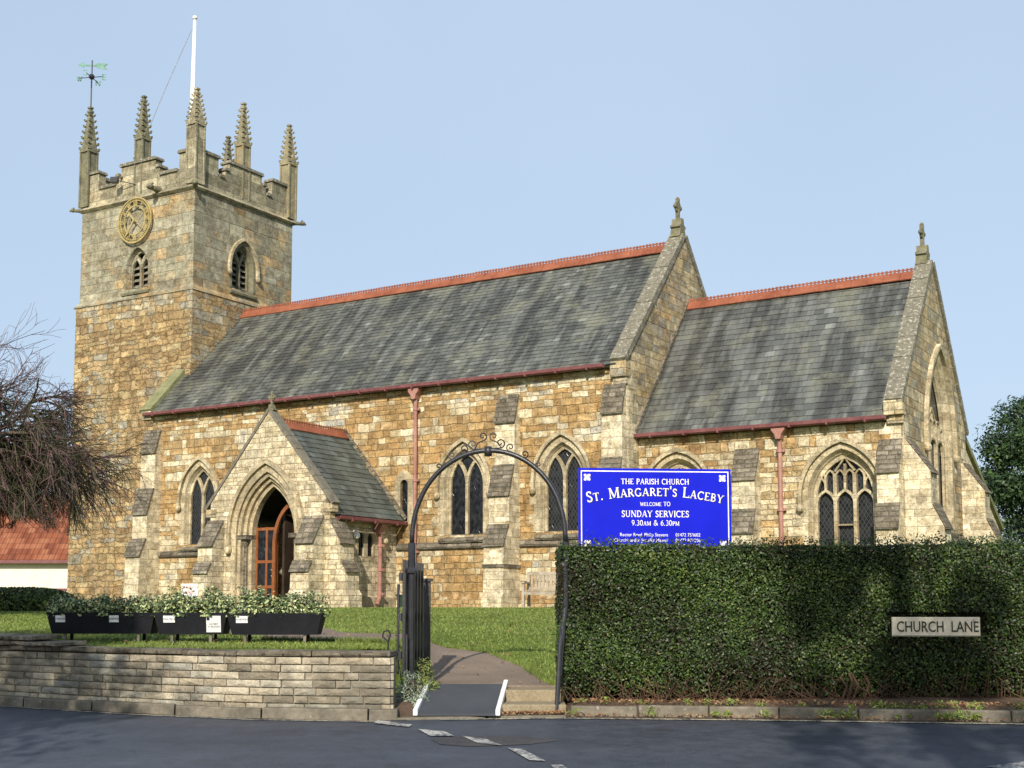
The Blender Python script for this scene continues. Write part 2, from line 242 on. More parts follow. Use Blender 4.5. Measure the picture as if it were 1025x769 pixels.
# ---------------------------------------------------------------- mesh builder
class B:
    def __init__(s): s.V=[]; s.F=[]; s.A=[]
    def add(s,vs,fs,a=0.5):
        o=len(s.V); s.V+= [tuple(v) for v in vs]; s.F+=[tuple(o+i for i in f) for f in fs]; s.A+=[a]*len(fs); return s
    def box(s,x0,x1,y0,y1,z0,z1,a=0.5):
        return s.add([(x0,y0,z0),(x1,y0,z0),(x1,y1,z0),(x0,y1,z0),(x0,y0,z1),(x1,y0,z1),(x1,y1,z1),(x0,y1,z1)],
                     [(0,3,2,1),(4,5,6,7),(0,1,5,4),(1,2,6,5),(2,3,7,6),(3,0,4,7)],a)
    def obox(s,c,size,M=None,a=0.5):
        hx,hy,hz=[q/2 for q in size]; M=M or Matrix(); c=Vector(c)
        vs=[c+M.to_3x3()@Vector((x,y,z)) for z in(-hz,hz) for y in(-hy,hy) for x in(-hx,hx)]
        return s.add(vs,[(0,2,3,1),(4,5,7,6),(0,1,5,4),(1,3,7,5),(3,2,6,7),(2,0,4,6)],a)
    def prism(s,poly,mp,d0,d1,a=0.5):
        n=len(poly); vs=[mp(p[0],p[1],d0) for p in poly]+[mp(p[0],p[1],d1) for p in poly]
        tri=tessellate_polygon([[Vector((p[0],p[1],0)) for p in poly]])
        fs=[tuple(t) for t in tri]+[tuple(n+i for i in reversed(t)) for t in tri]+[(i,(i+1)%n,n+(i+1)%n,n+i) for i in range(n)]
        return s.add(vs,fs,a)
    def slab(s,outline,holes,mp,d0,d1,a=0.5):
        loops=[outline]+holes; pts=[p for l in loops for p in l]; n=len(pts)
        tri=tessellate_polygon([[Vector((p[0],p[1],0)) for p in l] for l in loops])
        vs=[mp(p[0],p[1],d0) for p in pts]+[mp(p[0],p[1],d1) for p in pts]
        fs=[tuple(t) for t in tri]+[tuple(n+i for i in reversed(t)) for t in tri]
        o=0
        for l in loops:
            m=len(l)
            for i in range(m): fs.append((o+i,o+(i+1)%m,n+o+(i+1)%m,n+o+i))
            o+=m
        return s.add(vs,fs,a)
    def ring(s,po,pi,mp,d0,d1,a=0.5):
        n=len(po); vs=[mp(*p,d0) for p in po]+[mp(*p,d0) for p in pi]+[mp(*p,d1) for p in po]+[mp(*p,d1) for p in pi]
        fs=[]
        for i in range(n-1):
            j=i+1; fs+=[(i,j,n+j,n+i),(2*n+i,3*n+i,3*n+j,2*n+j),(i,2*n+i,2*n+j,j),(n+i,n+j,3*n+j,3*n+i)]
        fs+=[(0,n,3*n,2*n),(n-1,3*n-1,4*n-1,2*n-1)]
        return s.add(vs,fs,a)
    def loft(s,pa,da,pb,db,mp,a=0.5):
        n=len(pa); vs=[mp(*p,da) for p in pa]+[mp(*p,db) for p in pb]
        return s.add(vs,[(i,i+1,n+i+1,n+i) for i in range(n-1)],a)
    def bar(s,pts,hw,mp,d0,d1,a=0.5):
        L=[];Rr=[]; n=len(pts)
        for i,p in enumerate(pts):
            q0=pts[max(i-1,0)]; q1=pts[min(i+1,n-1)]; dx,dy=q1[0]-q0[0],q1[1]-q0[1]; l=math.hypot(dx,dy) or 1
            nx,ny=-dy/l*hw,dx/l*hw; L.append((p[0]+nx,p[1]+ny)); Rr.append((p[0]-nx,p[1]-ny))
        return s.ring(L,Rr,mp,d0,d1,a)
    def strip(s,pts,hw,mp,d,a=0.5):
        n=len(pts); vs=[]
        for i,p in enumerate(pts):
            q0=pts[max(i-1,0)]; q1=pts[min(i+1,n-1)]; dx,dy=q1[0]-q0[0],q1[1]-q0[1]; l=math.hypot(dx,dy) or 1
            h=hw[i] if isinstance(hw,(list,tuple)) else hw
            nx,ny=-dy/l*h,dx/l*h; vs+=[mp(p[0]+nx,p[1]+ny,d),mp(p[0]-nx,p[1]-ny,d)]
        return s.add(vs,[(2*i,2*i+1,2*i+3,2*i+2) for i in range(n-1)],a)
    def tube(s,pts,r,n=8,a=0.5,cap=True):
        pts=[Vector(p) for p in pts]; m=len(pts); vs=[]
        up=Vector((0,0,1)); ref=None
        for i,p in enumerate(pts):
            t=(pts[min(i+1,m-1)]-pts[max(i-1,0)]).normalized()
            if ref is None: ref=t.cross(up) if abs(t.z)<0.9 else t.cross(Vector((1,0,0)))
            x=(ref-t*ref.dot(t)).normalized(); y=t.cross(x); ref=x
            rr=r[i] if isinstance(r,(list,tuple)) else r
            vs+=[p+x*rr*math.cos(2*PI*k/n)+y*rr*math.sin(2*PI*k/n) for k in range(n)]
        fs=[(i*n+k,i*n+(k+1)%n,(i+1)*n+(k+1)%n,(i+1)*n+k) for i in range(m-1) for k in range(n)]
        if cap: fs+=[tuple(reversed(range(n))),tuple((m-1)*n+k for k in range(n))]
        return s.add(vs,fs,a)
    def blob(s,c,r,sc=(1,1,1),n=8,a=0.5):
        vs=[];fs=[]; c=Vector(c)
        for i in range(n+1):
            th=PI*i/n
            for k in range(n): ph=2*PI*k/n; vs.append(c+Vector((r*sc[0]*math.sin(th)*math.cos(ph),r*sc[1]*math.sin(th)*math.sin(ph),r*sc[2]*math.cos(th))))
        for i in range(n):
            for k in range(n): fs.append((i*n+k,i*n+(k+1)%n,(i+1)*n+(k+1)%n,(i+1)*n+k))
        return s.add(vs,fs,a)
    def build(s,name,mat,parent=None,smooth=False,recalc=True,bevel=0,shift=None):
        me=bpy.data.meshes.new(name); V=s.V
        if shift: V=[(v[0]+shift[0],v[1]+shift[1],v[2]+shift[2]) for v in V]
        me.from_pydata(V,[],s.F)
        at=me.attributes.new('rnd','FLOAT','FACE'); at.data.foreach_set('value',s.A)
        if recalc:
            bm=bmesh.new(); bm.from_mesh(me); bmesh.ops.recalc_face_normals(bm,faces=bm.faces); bm.to_mesh(me); bm.free()
        me.materials.append(MAT[mat] if isinstance(mat,str) else mat)
        if smooth: me.polygons.foreach_set('use_smooth',[True]*len(me.polygons))
        o=bpy.data.objects.new(name,me); COL.objects.link(o)
        if parent: o.parent=parent
        if bevel:
            md=o.modifiers.new('bevel','BEVEL'); md.width=bevel; md.segments=2; md.limit_method='ANGLE'; md.angle_limit=R(40)
        return o
def empty(name,loc,rz=0,label=None,cat=None,group=None,kind=None):
    o=bpy.data.objects.new(name,None); COL.objects.link(o); o.location=loc; o.rotation_euler=(0,0,rz); o.empty_display_size=0.2
    tag(o,label,cat,group,kind); return o
def tag(o,label=None,cat=None,group=None,kind=None):
    if label:o['label']=label
    if cat:o['category']=cat
    if group:o['group']=group
    if kind:o['kind']=kind
    return o
def copy_tree(o,parent=None,loc=None):
    c=o.copy(); COL.objects.link(c); c.parent=parent
    if loc is not None: c.location=loc
    for ch in list(o.children): copy_tree(ch,c)
    return c
def leaves(name,C,N,size,mat,parent=None,A=None,aspect=0.55,jit=0.8,rngs=rng,fold=False,shape=None):
    C=np.asarray(C,float); n=len(C); N=np.asarray(N,float)+rngs.normal(0,jit,(n,3)); N/=np.linalg.norm(N,axis=1)[:,None]+1e-9
    T=rngs.normal(0,1,(n,3)); T-= (T*N).sum(1)[:,None]*N; T/=np.linalg.norm(T,axis=1)[:,None]+1e-9; Bt=np.cross(N,T)
    sz=(size*rngs.uniform(0.6,1.3,n))[:,None]
    V=np.empty((n,4,3)); V[:,0]=C-T*sz; V[:,1]=C+Bt*sz*aspect; V[:,2]=C+T*sz; V[:,3]=C-Bt*sz*aspect
    me=bpy.data.meshes.new(name); me.vertices.add(4*n); me.vertices.foreach_set('co',V.ravel()); me.loops.add(4*n); me.loops.foreach_set('vertex_index',np.arange(4*n,dtype=np.int32))
    me.polygons.add(n); me.polygons.foreach_set('loop_start',np.arange(0,4*n,4,dtype=np.int32)); me.polygons.foreach_set('loop_total',np.full(n,4,dtype=np.int32))
    me.update(calc_edges=True)
    at=me.attributes.new('rnd','FLOAT','FACE'); at.data.foreach_set('value',(rngs.random(n) if A is None else np.asarray(A)).astype(np.float32))
    me.materials.append(MAT[mat]); o=bpy.data.objects.new(name,me); COL.objects.link(o)
    if parent:o.parent=parent
    return o

# ---------------------------------------------------------------- ground
def sm(t): t=max(0,min(1,t)); return t*t*(3-2*t)
KP=[(-60,60),(-20,24),(-12,17.2),(-8,14.7),(-5.0,12.94),(-3.43,11.9),(-2.13,11.27),(-1.1,11.08),(-0.7,11.25),(0.41,11.42),(2.1,11.2),(4.19,10.8),(8,9.9),(16,7.5),(60,-8)]
def kerbY(x):
    for (x0,y0),(x1,y1) in zip(KP,KP[1:]):
        if x<=x1: return y0+(y1-y0)*(max(x,x0)-x0)/(x1-x0)
    return KP[-1][1]
def lawnZ(y): return 0.56+0.44*max(0,min(1,(y-12.6)/20))
def gz(x,y):
    base=lawnZ(y); k=kerbY(x)
    if y<(k+0.36 if x<-1.25 else 12.42 if x<0.75 else 12.5): return -0.9
    wgt=sm((x+1.15)/0.35)       # 0 left of the gate, 1 at the gateway and behind the hedge
    yy=sm((y-12.35)/4.5); low=0.19+(base-0.19)*yy
    if x>0.7: low=low+(0.12-0.19)*0
    z=base*(1-wgt)+low*wgt
    if x<-1.0 : z=min(z,lawnZ(y)-0.02) if y<k+0.45 else z
    return z
def far(x,y): return 0.25*math.sin(x*0.02)*min(1,max(0,(y-60)/60))
xs=sorted(set([round(v,3) for v in list(np.arange(-9,9.01,0.2))+list(np.arange(-40,40.1,4))+[-1500,-700,-300,-150,-80,-60,60,80,150,300,700,1500]]))
ys=sorted(set([round(v,3) for v in list(np.arange(10.4,20,0.2))+list(np.arange(20,60,1.5))+[-1500,-500,-150,-60,-25,-8,0,5,8,70,90,130,200,350,700,1500]]))
b=B(); nx=len(xs)
b.V=[(x,y,gz(x,y)+far(x,y)) for y in ys for x in xs]
b.F=[(j*nx+i,j*nx+i+1,(j+1)*nx+i+1,(j+1)*nx+i) for j in range(len(ys)-1) for i in range(nx-1)]; b.A=[0.5]*len(b.F)
tag(b.build('lawn','lawn',smooth=True,recalc=False),kind='structure')
# road sheet
def roadz(x,y): k=kerbY(x); d=max(0,k-y); return -0.06*min(d,12)
b=B(); rx=sorted(set(list(np.arange(-14,14.1,0.5))+[-40,-30,-20,20,30,40])); T=[0,0.02,0.05,0.1,0.2,0.35,0.5,0.75,1.0]
for x in rx:
    k=kerbY(x)
    for t in T: y=k+0.02-(k+0.02+14)*t; b.V.append((x,y,roadz(x,y)))
m=len(T); b.F=[(i*m+j,i*m+j+1,(i+1)*m+j+1,(i+1)*m+j) for i in range(len(rx)-1) for j in range(m-1)]; b.A=[0.5]*len(b.F)
tag(b.build('road','road',recalc=True),kind='structure')
def decal(name,poly,mat,lift,label=None,**kw):
    b=B(); b.V=[(x,y,roadz(x,y)+lift) for x,y in poly]; b.F=[tuple(range(len(poly)))]; b.A=[0.5]
    o=b.build(name,mat); tag(o,kind='structure'); return o
DASH=[[(-1.11,11.09),(-0.81,10.89),(-0.83,10.75),(-1.13,10.93)],[(-0.75,10.66),(-0.53,10.55),(-0.44,10.32),(-0.63,10.31)],[(-0.39,10.33),(-0.2,10.19),(-0.07,9.89),(-0.25,9.98)],[(-0.03,9.78),(0.07,9.75),(0.23,9.25),(0.12,9.27)],[(0.26,9.1),(0.34,9.1),(0.45,8.6),(0.33,8.6)],[(3.13,8.89),(3.51,9.09),(4.2,9.0),(3.5,8.6)]]
decal('worn_patch',[(-0.62,10.17),(-0.33,10.38),(0.14,10.33),(0.36,10.18),(0.13,9.98),(-0.31,9.86),(-0.53,9.94)],'patch',0.004)
for q in DASH: decal('give_way_dash',q,'roadpaint',0.009)
# line of pale paint along the channel
def kerbstrip(name,x0,x1,off0,off1,lift,mat):
    b=B(); X=np.arange(x0,x1+0.01,0.25)
    for x in X:
        k=kerbY(x); b.V+=[(x,k+off0,roadz(x,k+off0)+lift),(x,k+off1,roadz(x,k+off1)+lift)]
    b.F=[(2*i,2*i+2,2*i+3,2*i+1) for i in range(len(X)-1)]; b.A=[0.5]*len(b.F); return tag(b.build(name,mat),kind='structure')
kerbstrip('channel_line',-0.6,9,-0.07,-0.015,0.006,'yellowpaint')
kerbstrip('channel_line',-8,-0.9,-0.07,-0.04,0.006,'yellowpaint')
# path
Lp=[(-0.85,12.3),(-0.95,13.0),(-1.15,13.6),(-1.7,14.0),(-2.6,14.3),(-3.4,15.5),(-4.4,20),(-5.6,26),(-7.4,34)]
Rp=[(0.46,12.3),(0.33,12.9),(0.1,14.0),(-0.26,14.79),(-1.0,15.32),(-2.0,15.9),(-3.3,20.5),(-4.5,26.5),(-6.1,34.5)]
b=B(); n=0
def dens(P,k=6):
    out=[]
    for a,c in zip(P,P[1:]):
        for i in range(k): t=i/k; out.append((a[0]+(c[0]-a[0])*t,a[1]+(c[1]-a[1])*t))
    return out+[P[-1]]
LP,RP=dens(Lp),dens(Rp)
for a,c in zip(LP,RP):
    for j in range(9):
        t=j/8; x=a[0]+(c[0]-a[0])*t; y=a[1]+(c[1]-a[1])*t; wob=0.03*noise.noise(Vector((x*2,y*2,0)))
        x+=wob; b.V.append((x,y,gz(x,y)+0.022))
b.F=[(i*9+j,i*9+j+1,(i+1)*9+j+1,(i+1)*9+j) for i in range(len(LP)-1) for j in range(8)]; b.A=[.5]*len(b.F)
tag(b.build('path','path',smooth=True),kind='structure')

# kerb stones on the wall side, edging on the hedge side, slab before the steps
def kerb_run(name,x0,x1,y_off,depth,zb,h,step,mat='kerb'):
    x=x0; b=B()
    while x<x1:
        xe=min(x+step*random.uniform(0.9,1.1),x1); g=0.006
        y0a,y1a=kerbY(x+g)+y_off,kerbY(xe-g)+y_off; dz=random.uniform(-0.006,0.006)
        p=[(x+g,y0a,zb),(xe-g,y1a,zb),(xe-g,y1a+depth,zb),(x+g,y0a+depth,zb)]
        top=[(q[0],q[1]+(0.012 if k<2 else 0),zb+h+dz) for k,q in enumerate(p)]
        b.add(p+top,[(0,3,2,1),(4,5,6,7),(0,1,5,4),(1,2,6,5),(2,3,7,6),(3,0,4,7)]); x=xe
    return tag(b.build(name,mat,bevel=0.012),kind='structure')
kerb_run('kerb',-9,-0.95,0.03,0.2,-0.1,0.19,0.9)
kerb_run('kerb',-0.98,0.47,0.03,0.12,-0.1,0.125,0.7)
kerb_run('hedge_edging',0.5,9,0.10,0.09,-0.1,0.2,0.62)
b=B()
for x in np.arange(-9,10.01,0.3):
    k=kerbY(x)
    for j,(o,z) in enumerate([(0.02,0.0),(0.12,0.01),(0.2,0.07),(0.45,0.12),(1.2,0.16)]):
        if -0.84<x<0.5: z=-0.03
        b.V.append((x,k+o,z+0.012*noise.noise(Vector((x*4,j*3.1,0)))+(0 if j>1 else 0)))
n_=len(np.arange(-9,10.01,0.3)); b.F=[(i*5+j,i*5+j+1,(i+1)*5+j+1,(i+1)*5+j) for i in range(n_-1) for j in range(4)]; b.A=[.5]*len(b.F)
tag(b.build('verge_soil','dirt',smooth=True),kind='structure')
b=B(); b.box(-0.12,0.47,11.55,11.98,-0.05,0.105); b.box(-0.105,0.47,11.982,12.42,-0.05,0.205); b.box(-0.95,-0.107,12.29,12.42,-0.05,0.204)
tag(b.build('steps','step',bevel=0.012),kind='structure')

# ---------------------------------------------------------------- the church
TH=R(31.1); OX,OY=0.2167,36.0; CZ=1.0
church=empty('church',(OX,OY,CZ),-TH,'old stone parish church with square pinnacled tower, slate roofs and gabled south porch','church')
S_=(0,0,-CZ)
def part(b,name,mat,parent=church,**kw):
    o=b.build(name,mat,None,shift=S_,**kw); o.parent=parent; return o
def mS(w0): return lambda s,t,d:(s,w0+d,t)     # south-facing plane, d>0 into the wall
def mE(u0): return lambda s,t,d:(u0-d,s,t)     # east-facing plane
def arch(c,h,zb,zs,za,n=10):
    H=za-zs; Rr=(h*h+H*H)/(2*h); pts=[(c-h,zb),(c-h,zs)]
    cx=c-h+Rr; a_end=math.asin(min(1,H/Rr))
    for i in range(1,n+1): a=a_end*i/n; pts.append((cx-Rr*math.cos(a),zs+Rr*math.sin(a)))
    pts+= [(2*c-p[0],p[1]) for p in reversed(pts[:-1])]
    return pts
def window(mp,c,h,zb,zs,za,kind='two',glass='glass_lead',depth=0.3,hood=True,quoin=0.0,dress='dress',louvre=False,sur=0.17,splay=0.13):
    b=B(); b.ring(arch(c,h+sur,zb-0.02,zs,za+sur*1.25),arch(c,h-0.006,zb-0.02,zs,za-0.006),mp,-0.012,0.08)
    b.loft(arch(c,h-0.006,zb-0.02,zs,za-0.006),-0.012,arch(c,h-splay*0.4,zb,zs,za-splay*0.5),depth*0.35,mp)
    b.loft(arch(c,h-splay*0.4,zb,zs,za-splay*0.5),depth*0.35,arch(c,h-splay*0.55,zb,zs,za-splay*0.7),depth*0.42,mp)
    b.loft(arch(c,h-splay*0.55,zb,zs,za-splay*0.7),depth*0.42,arch(c,h-splay,zb,zs,za-splay*1.25),depth,mp)
    if quoin:
        z=zb; k=0
        while z<zs-0.1:
            e=sur+(quoin if k%2 else quoin*0.35)*random.uniform(0.75,1.2); hh=random.uniform(0.2,0.3)
            for sg in(-1,1):
                p=[(c+sg*(h+sur+0.002),z+0.005),(c+sg*(h+e),z+0.005),(c+sg*(h+e),min(z+hh,zs)-0.005),(c+sg*(h+sur+0.002),min(z+hh,zs)-0.005)]
                b.prism(p,mp,-0.009,0.05)
            z+=hh; k+=1
    W=part(b,'window',dress)
    gi=h-splay; gza=za-splay*1.25
    b=B(); b.prism(arch(c,gi+0.02,zb-0.01,zs,gza+0.03),mp,depth-0.015 if not louvre else depth+0.12,depth+0.02 if not louvre else depth+0.16); part(b,'glass' if not louvre else 'belfry_shade_sheet',glass,W)  # louvred windows get a dark sheet as painted shade, others get glass
    b=B(); hw=0.045; d0,d1=depth*0.55,depth-0.02
    if louvre:
        z=zb+0.1
        lb=B()
        while z<zs+0.25:
            for sg in(-1,1):
                x0,x1=(c-gi,c-0.05) if sg<0 else (c+0.05,c+gi)
                for q in ([(x0,z,depth-0.06),(x1,z,depth-0.06),(x1,z+0.14,depth+0.1),(x0,z+0.14,depth+0.1)],): 
                    vs=[mp(*p) for p in q]+[mp(p[0],p[1]+0.025,p[2]) for p in q]
                    lb.add(vs,[(0,1,2,3),(4,5,6,7),(0,1,5,4),(1,2,6,5),(2,3,7,6),(3,0,4,7)])
            z+=0.22
        part(lb,'louvre','coping',W)
    if kind=='two' or louvre:
        b.bar([(c,zb),(c,zs)],hw,mp,d0,d1)
        H=gza-zs; 
        for sg in(-1,1):
            pts=[]
            for i in range(17):
                t=i/16; a=t*PI*0.5
                Rr=(gi*gi+H*H)/(2*gi); x=sg*(Rr-Rr*math.cos(a)); z=Rr*math.sin(a)
                if abs(x)<=gi*0.53: pts.append((c+x,zs+z))
            b.bar(pts,hw*0.9,mp,d0+0.002*sg+0.004,d1-0.003)
        for sg in ((-1,1) if louvre else ()):
            # cusped light heads
            cc=c+sg*gi/2
            b.bar([p for p in arch(cc,gi/2-0.02,zs-0.05,zs,zs+gi*0.9,6)][1:-1],0.025,mp,d0+0.02,d1-0.01)
    if kind=='three':
        wl=2*gi/3; hw=0.045
        for k in(-1,1): b.bar([(c+k*wl/2,zb),(c+k*wl/2,zs+0.55)],hw,mp,d0,d1)
        for k in(-1,0,1):
            cc=c+k*wl; b.bar(arch(cc,wl/2-0.005,zs-0.25,zs-0.2,zs+0.15,6)[1:-1],0.032,mp,d0+0.012,d1-0.006)
            zt=zs+(0.9 if k==0 else 0.66)
            b.bar([(cc,zs+0.15),(cc,zt-0.1)],0.028,mp,d0+0.016,d1-0.008)
            for q in(-1,1):
                c2=cc+q*wl/4; z2=zs+0.45 if k*q<=0 else zs+0.28
                b.bar(arch(c2,wl/4-0.005,z2-0.08,z2,z2+0.2,5)[1:-1],0.022,mp,d0+0.02,d1-0.01)
        b.bar([(c-wl*0.5,zs+0.62),(c,zs+0.95),(c+wl*0.5,zs+0.62)],0.025,mp,d0+0.024,d1-0.012)
        b.bar([(c-wl*0.5,zb+0.52),(c+wl*0.5,zb+0.52)],0.02,mp,d0+0.03,d1-0.014)
    b.ring(arch(c,gi+0.05,zb,zs,gza+0.06),arch(c,gi-0.045,zb,zs,gza-0.05),mp,d0+0.008,d1-0.016)
    part(b,'tracery',dress,W)
    if hood:
        b=B(); o=sur+0.02
        b.ring(arch(c,h+o+0.09,zs-0.25,zs,za+(o+0.09)*1.25),arch(c,h+o,zs-0.25,zs,za+o*1.25),mp,-0.11,0.01)
        for sg in(-1,1): p=mp(c+sg*(h+o+0.05),zs-0.28,-0.08); b.blob(p,0.095,(1,1,1.1),7)
        part(b,'hood_mould','dress',W)
    # sloping sill
    b=B(); x0,x1=c-h-0.12,c+h+0.12
    vs=[mp(x0,zb-0.22,-0.10),mp(x1,zb-0.22,-0.10),mp(x1,zb-0.15,-0.12),mp(x0,zb-0.15,-0.12),mp(x0,zb+0.02,depth*0.5),mp(x1,zb+0.02,depth*0.5),mp(x1,zb-0.22,depth*0.5),mp(x0,zb-0.22,depth*0.5)]
    b.add(vs,[(0,1,2,3),(3,2,5,4),(4,5,6,7),(7,6,1,0),(0,3,4,7),(1,6,5,2)]); part(b,'sill','weather' if not louvre else 'pinn',W)
    return W
def hole(c,h,zb,zs,za): return arch(c,h,zb,zs,za)

# nave --------------------------------------------------
NW=[(-11.92,0.66,3.05,4.5,5.58),(-1.82,0.68,3.05,4.45,5.48),(1.32,0.68,3.05,4.45,5.46)]
b=B(); b.slab([(-14.1,0.4),(3.27,0.4),(3.27,7.4),(-14.1,7.4)],[hole(*w) for w in NW]+[arch(-3.89,0.14,3.5,4.55,4.72)],mS(0),0,0.5)
b.box(-14.1,2.8,7.9-0.45,7.9,0.4,7.4)
part(b,'nave_wall','nave')
for i,(c,h,zb,zs,za) in enumerate(NW): window(mS(0),c,h,zb,zs,za,glass='glass' if i==1 else 'glass_lead',quoin=0.24,sur=0.13,splay=0.10,depth=0.24)
# lancet
b=B(); mp=mS(0); b.ring(arch(-3.89,0.34,3.4,4.55,4.98),arch(-3.89,0.135,3.4,4.55,4.71),mp,-0.01,0.05); Wl=part(b,'lancet_window','dress'); b=B(); b.prism(arch(-3.89,0.15,3.45,4.55,4.74),mp,0.12,0.16); part(b,'glass','glass',Wl)
# gable walls
def gable(u,w0,w1,ze,wc,zc,th,hl=[],flip=False):
    b=B(); b.slab([(w0,0.4),(w1,0.4),(w1,ze),(wc,zc),(w0,ze)],hl,mE(u),0,th); return b
part(gable(3.285,0.006,7.894,7.5,3.8,11.68,0.45),'nave_gable_wall','gable')
part(gable(-13.75,0.006,7.894,7.45,3.8,11.4,0.34),'west_gable_wall','nave')
b=B()   # string course and plinth of the nave
for x0,x1 in ((-13.62,-7.9),(-4.1,-0.66),(0.03,2.62)):
    b=B(); b.prism([(-0.0,2.62),(-0.09,2.68),(-0.09,2.74),(0.0,2.86)],lambda s,t,d:(d,s-0.002,t),x0,x1); part(b,'string_course','weather')
for x0,x1 in ((-13.6,-8.1),(-4.05,-0.66),(0.03,2.62)):
    b=B(); b.prism([(0.0,0.4),(-0.13,0.4),(-0.13,1.22),(-0.06,1.32),(0.0,1.32)],lambda s,t,d:(d,s-0.002,t),x0,x1); part(b,'plinth','chancel')
b=B()   # ashlar quoins on corners
def quoins(b,mp,s,z0,z1,sg,dd=-0.008):
    z=z0;k=0
    while z<z1-0.1:
        hh=random.uniform(0.22,0.34); l=(0.5 if k%2 else 0.27)*random.uniform(0.85,1.2); zt=min(z+hh,z1)
        b.prism([(s,z+0.004),(s+sg*l,z+0.004),(s+sg*l,zt-0.004),(s,zt-0.004)],mp,dd,0.05); z+=hh;k+=1
quoins(b,mS(0),3.27,1,7.3,-1); part(b,'quoins','cream'); b=B(); quoins(b,mE(3.285),0.01,1,7.3,1); part(b,'quoins','cream')
# buttress, profile (projection,z)
def buttress(parent,u0,u1,base,prof,weathers,mp,mat='cream'):
    b=B(); b.prism(prof,mp,u0,u1); o=part(b,'buttress',mat)
    for (p0,z0,p1,z1) in weathers:
        L=math.hypot(p1-p0,z1-z0); n=((z1-z0)/L,-(p1-p0)/L); t=0.05
        q=[(p0+n[0]*0.003-(p1-p0)*-0.0,z0),(p1+n[0]*0.003,z1),(p1+n[0]*t,z1+n[1]*0+t*0.2),(p0+n[0]*t+0.02,z0-0.05),(p0+0.0,z0-0.05)]
        b=B(); b.prism(q,mp,u0-0.02,u1+0.02); part(b,'weathering','weather',o)
    return o
PR=[(-0.02,0.4),(0.98,0.4),(0.98,1.25),(0.88,1.4),(0.85,2.7),(0.58,3.25),(0.58,4.07),(0.30,4.9),(0.28,6.1),(0.05,6.85),(-0.02,6.85)]
WE=[(0.86,2.7,0.6,3.25),(0.59,4.07,0.32,4.9),(0.29,6.1,0.07,6.85)]
for (u0,u1) in ((-14.3,-13.65),(-0.63,0.0),(2.66,3.26)):
    buttress(church,u0,u1,0,PR,WE,lambda s,t,d:(d,-s,t))
b=B(); b.box(-0.66,0.03,-0.90,-0.002,2.08,2.17); part(b,'buttress_string','weather')
# roofs -----------------------------------------------------------
def roof(eave0,alongv,upv,L,D,mat,name='roof',gauge=0.2,wd=0.28,parent=church,ends=None):
    A=Vector(alongv).normalized(); U=Vector(upv).normalized(); N=A.cross(U); 
    if N.z<0: N=-N
    E0=Vector(eave0)
    b=B(); vs=[E0,E0+A*L,E0+A*L+U*D,E0+U*D]; vs+= [v-N*0.08 for v in vs]
    b.add(vs,[(0,1,2,3),(4,7,6,5),(0,4,5,1),(1,5,6,2),(2,6,7,3),(3,7,4,0)],0.3)
    rows=int(D/gauge); gauge=D/rows
    for r in range(rows):
        x=-wd*random.random()
        g=gauge
        while x<L:
            ww=wd*random.uniform(0.75,1.25); x0,x1=max(0,x),min(L,x+ww-0.006); x+=ww
            if x1-x0<0.03: continue
            s0=r*g-0.012*random.random()+random.uniform(-.006,.006); s1=min(r*g+g*1.25,D); l=0.016+random.uniform(0,0.009); a=random.random()
            tw=random.uniform(-0.006,0.006)
            v=[E0+A*x0+U*(s0+tw)+N*(l+0.012),E0+A*x1+U*(s0-tw)+N*(l+0.012),E0+A*x1+U*s1+N*0.012,E0+A*x0+U*s1+N*0.012]
            v+=[v[0]-N*0.012,v[1]-N*0.012]
            b.add(v,[(0,1,2,3),(4,5,1,0),(4,0,3),(5,2,1)],a)
    return part(b,name,mat,recalc=False,parent=parent)
nd=Vector((0,3.8+0.2,11.42-7.38)); 
roof((-14.15,-0.2,7.38),(1,0,0),nd,3.05+14.15,nd.length,'slate',gauge=0.175,wd=0.25)
roof((-14.15,7.8,7.38),(1,0,0),(0,-nd.y,nd.z),3.0+14.15,nd.length,'slate')
cd=Vector((0,4.0-0.47,9.72-5.55)); 
RC=roof((3.29,0.47,5.55),(1,0,0),cd,9.95-3.29,cd.length,'slate_ch',gauge=0.22,wd=0.3)
roof((3.29,7.53,5.55),(1,0,0),(0,-cd.y,cd.z),9.95-3.29,cd.length,'slate_ch',gauge=0.22,wd=0.3)
pd=Vector((-6.05+3.9,0,6.12-3.5))
roof((-3.9,-3.2,3.5),(0,1,0),pd,3.2,pd.length,'slate_po',gauge=0.19,wd=0.26)
roof((-8.2,-3.2,3.5),(0,1,0),(-pd.x,0,pd.z),3.2,pd.length,'slate_po',gauge=0.19,wd=0.26)
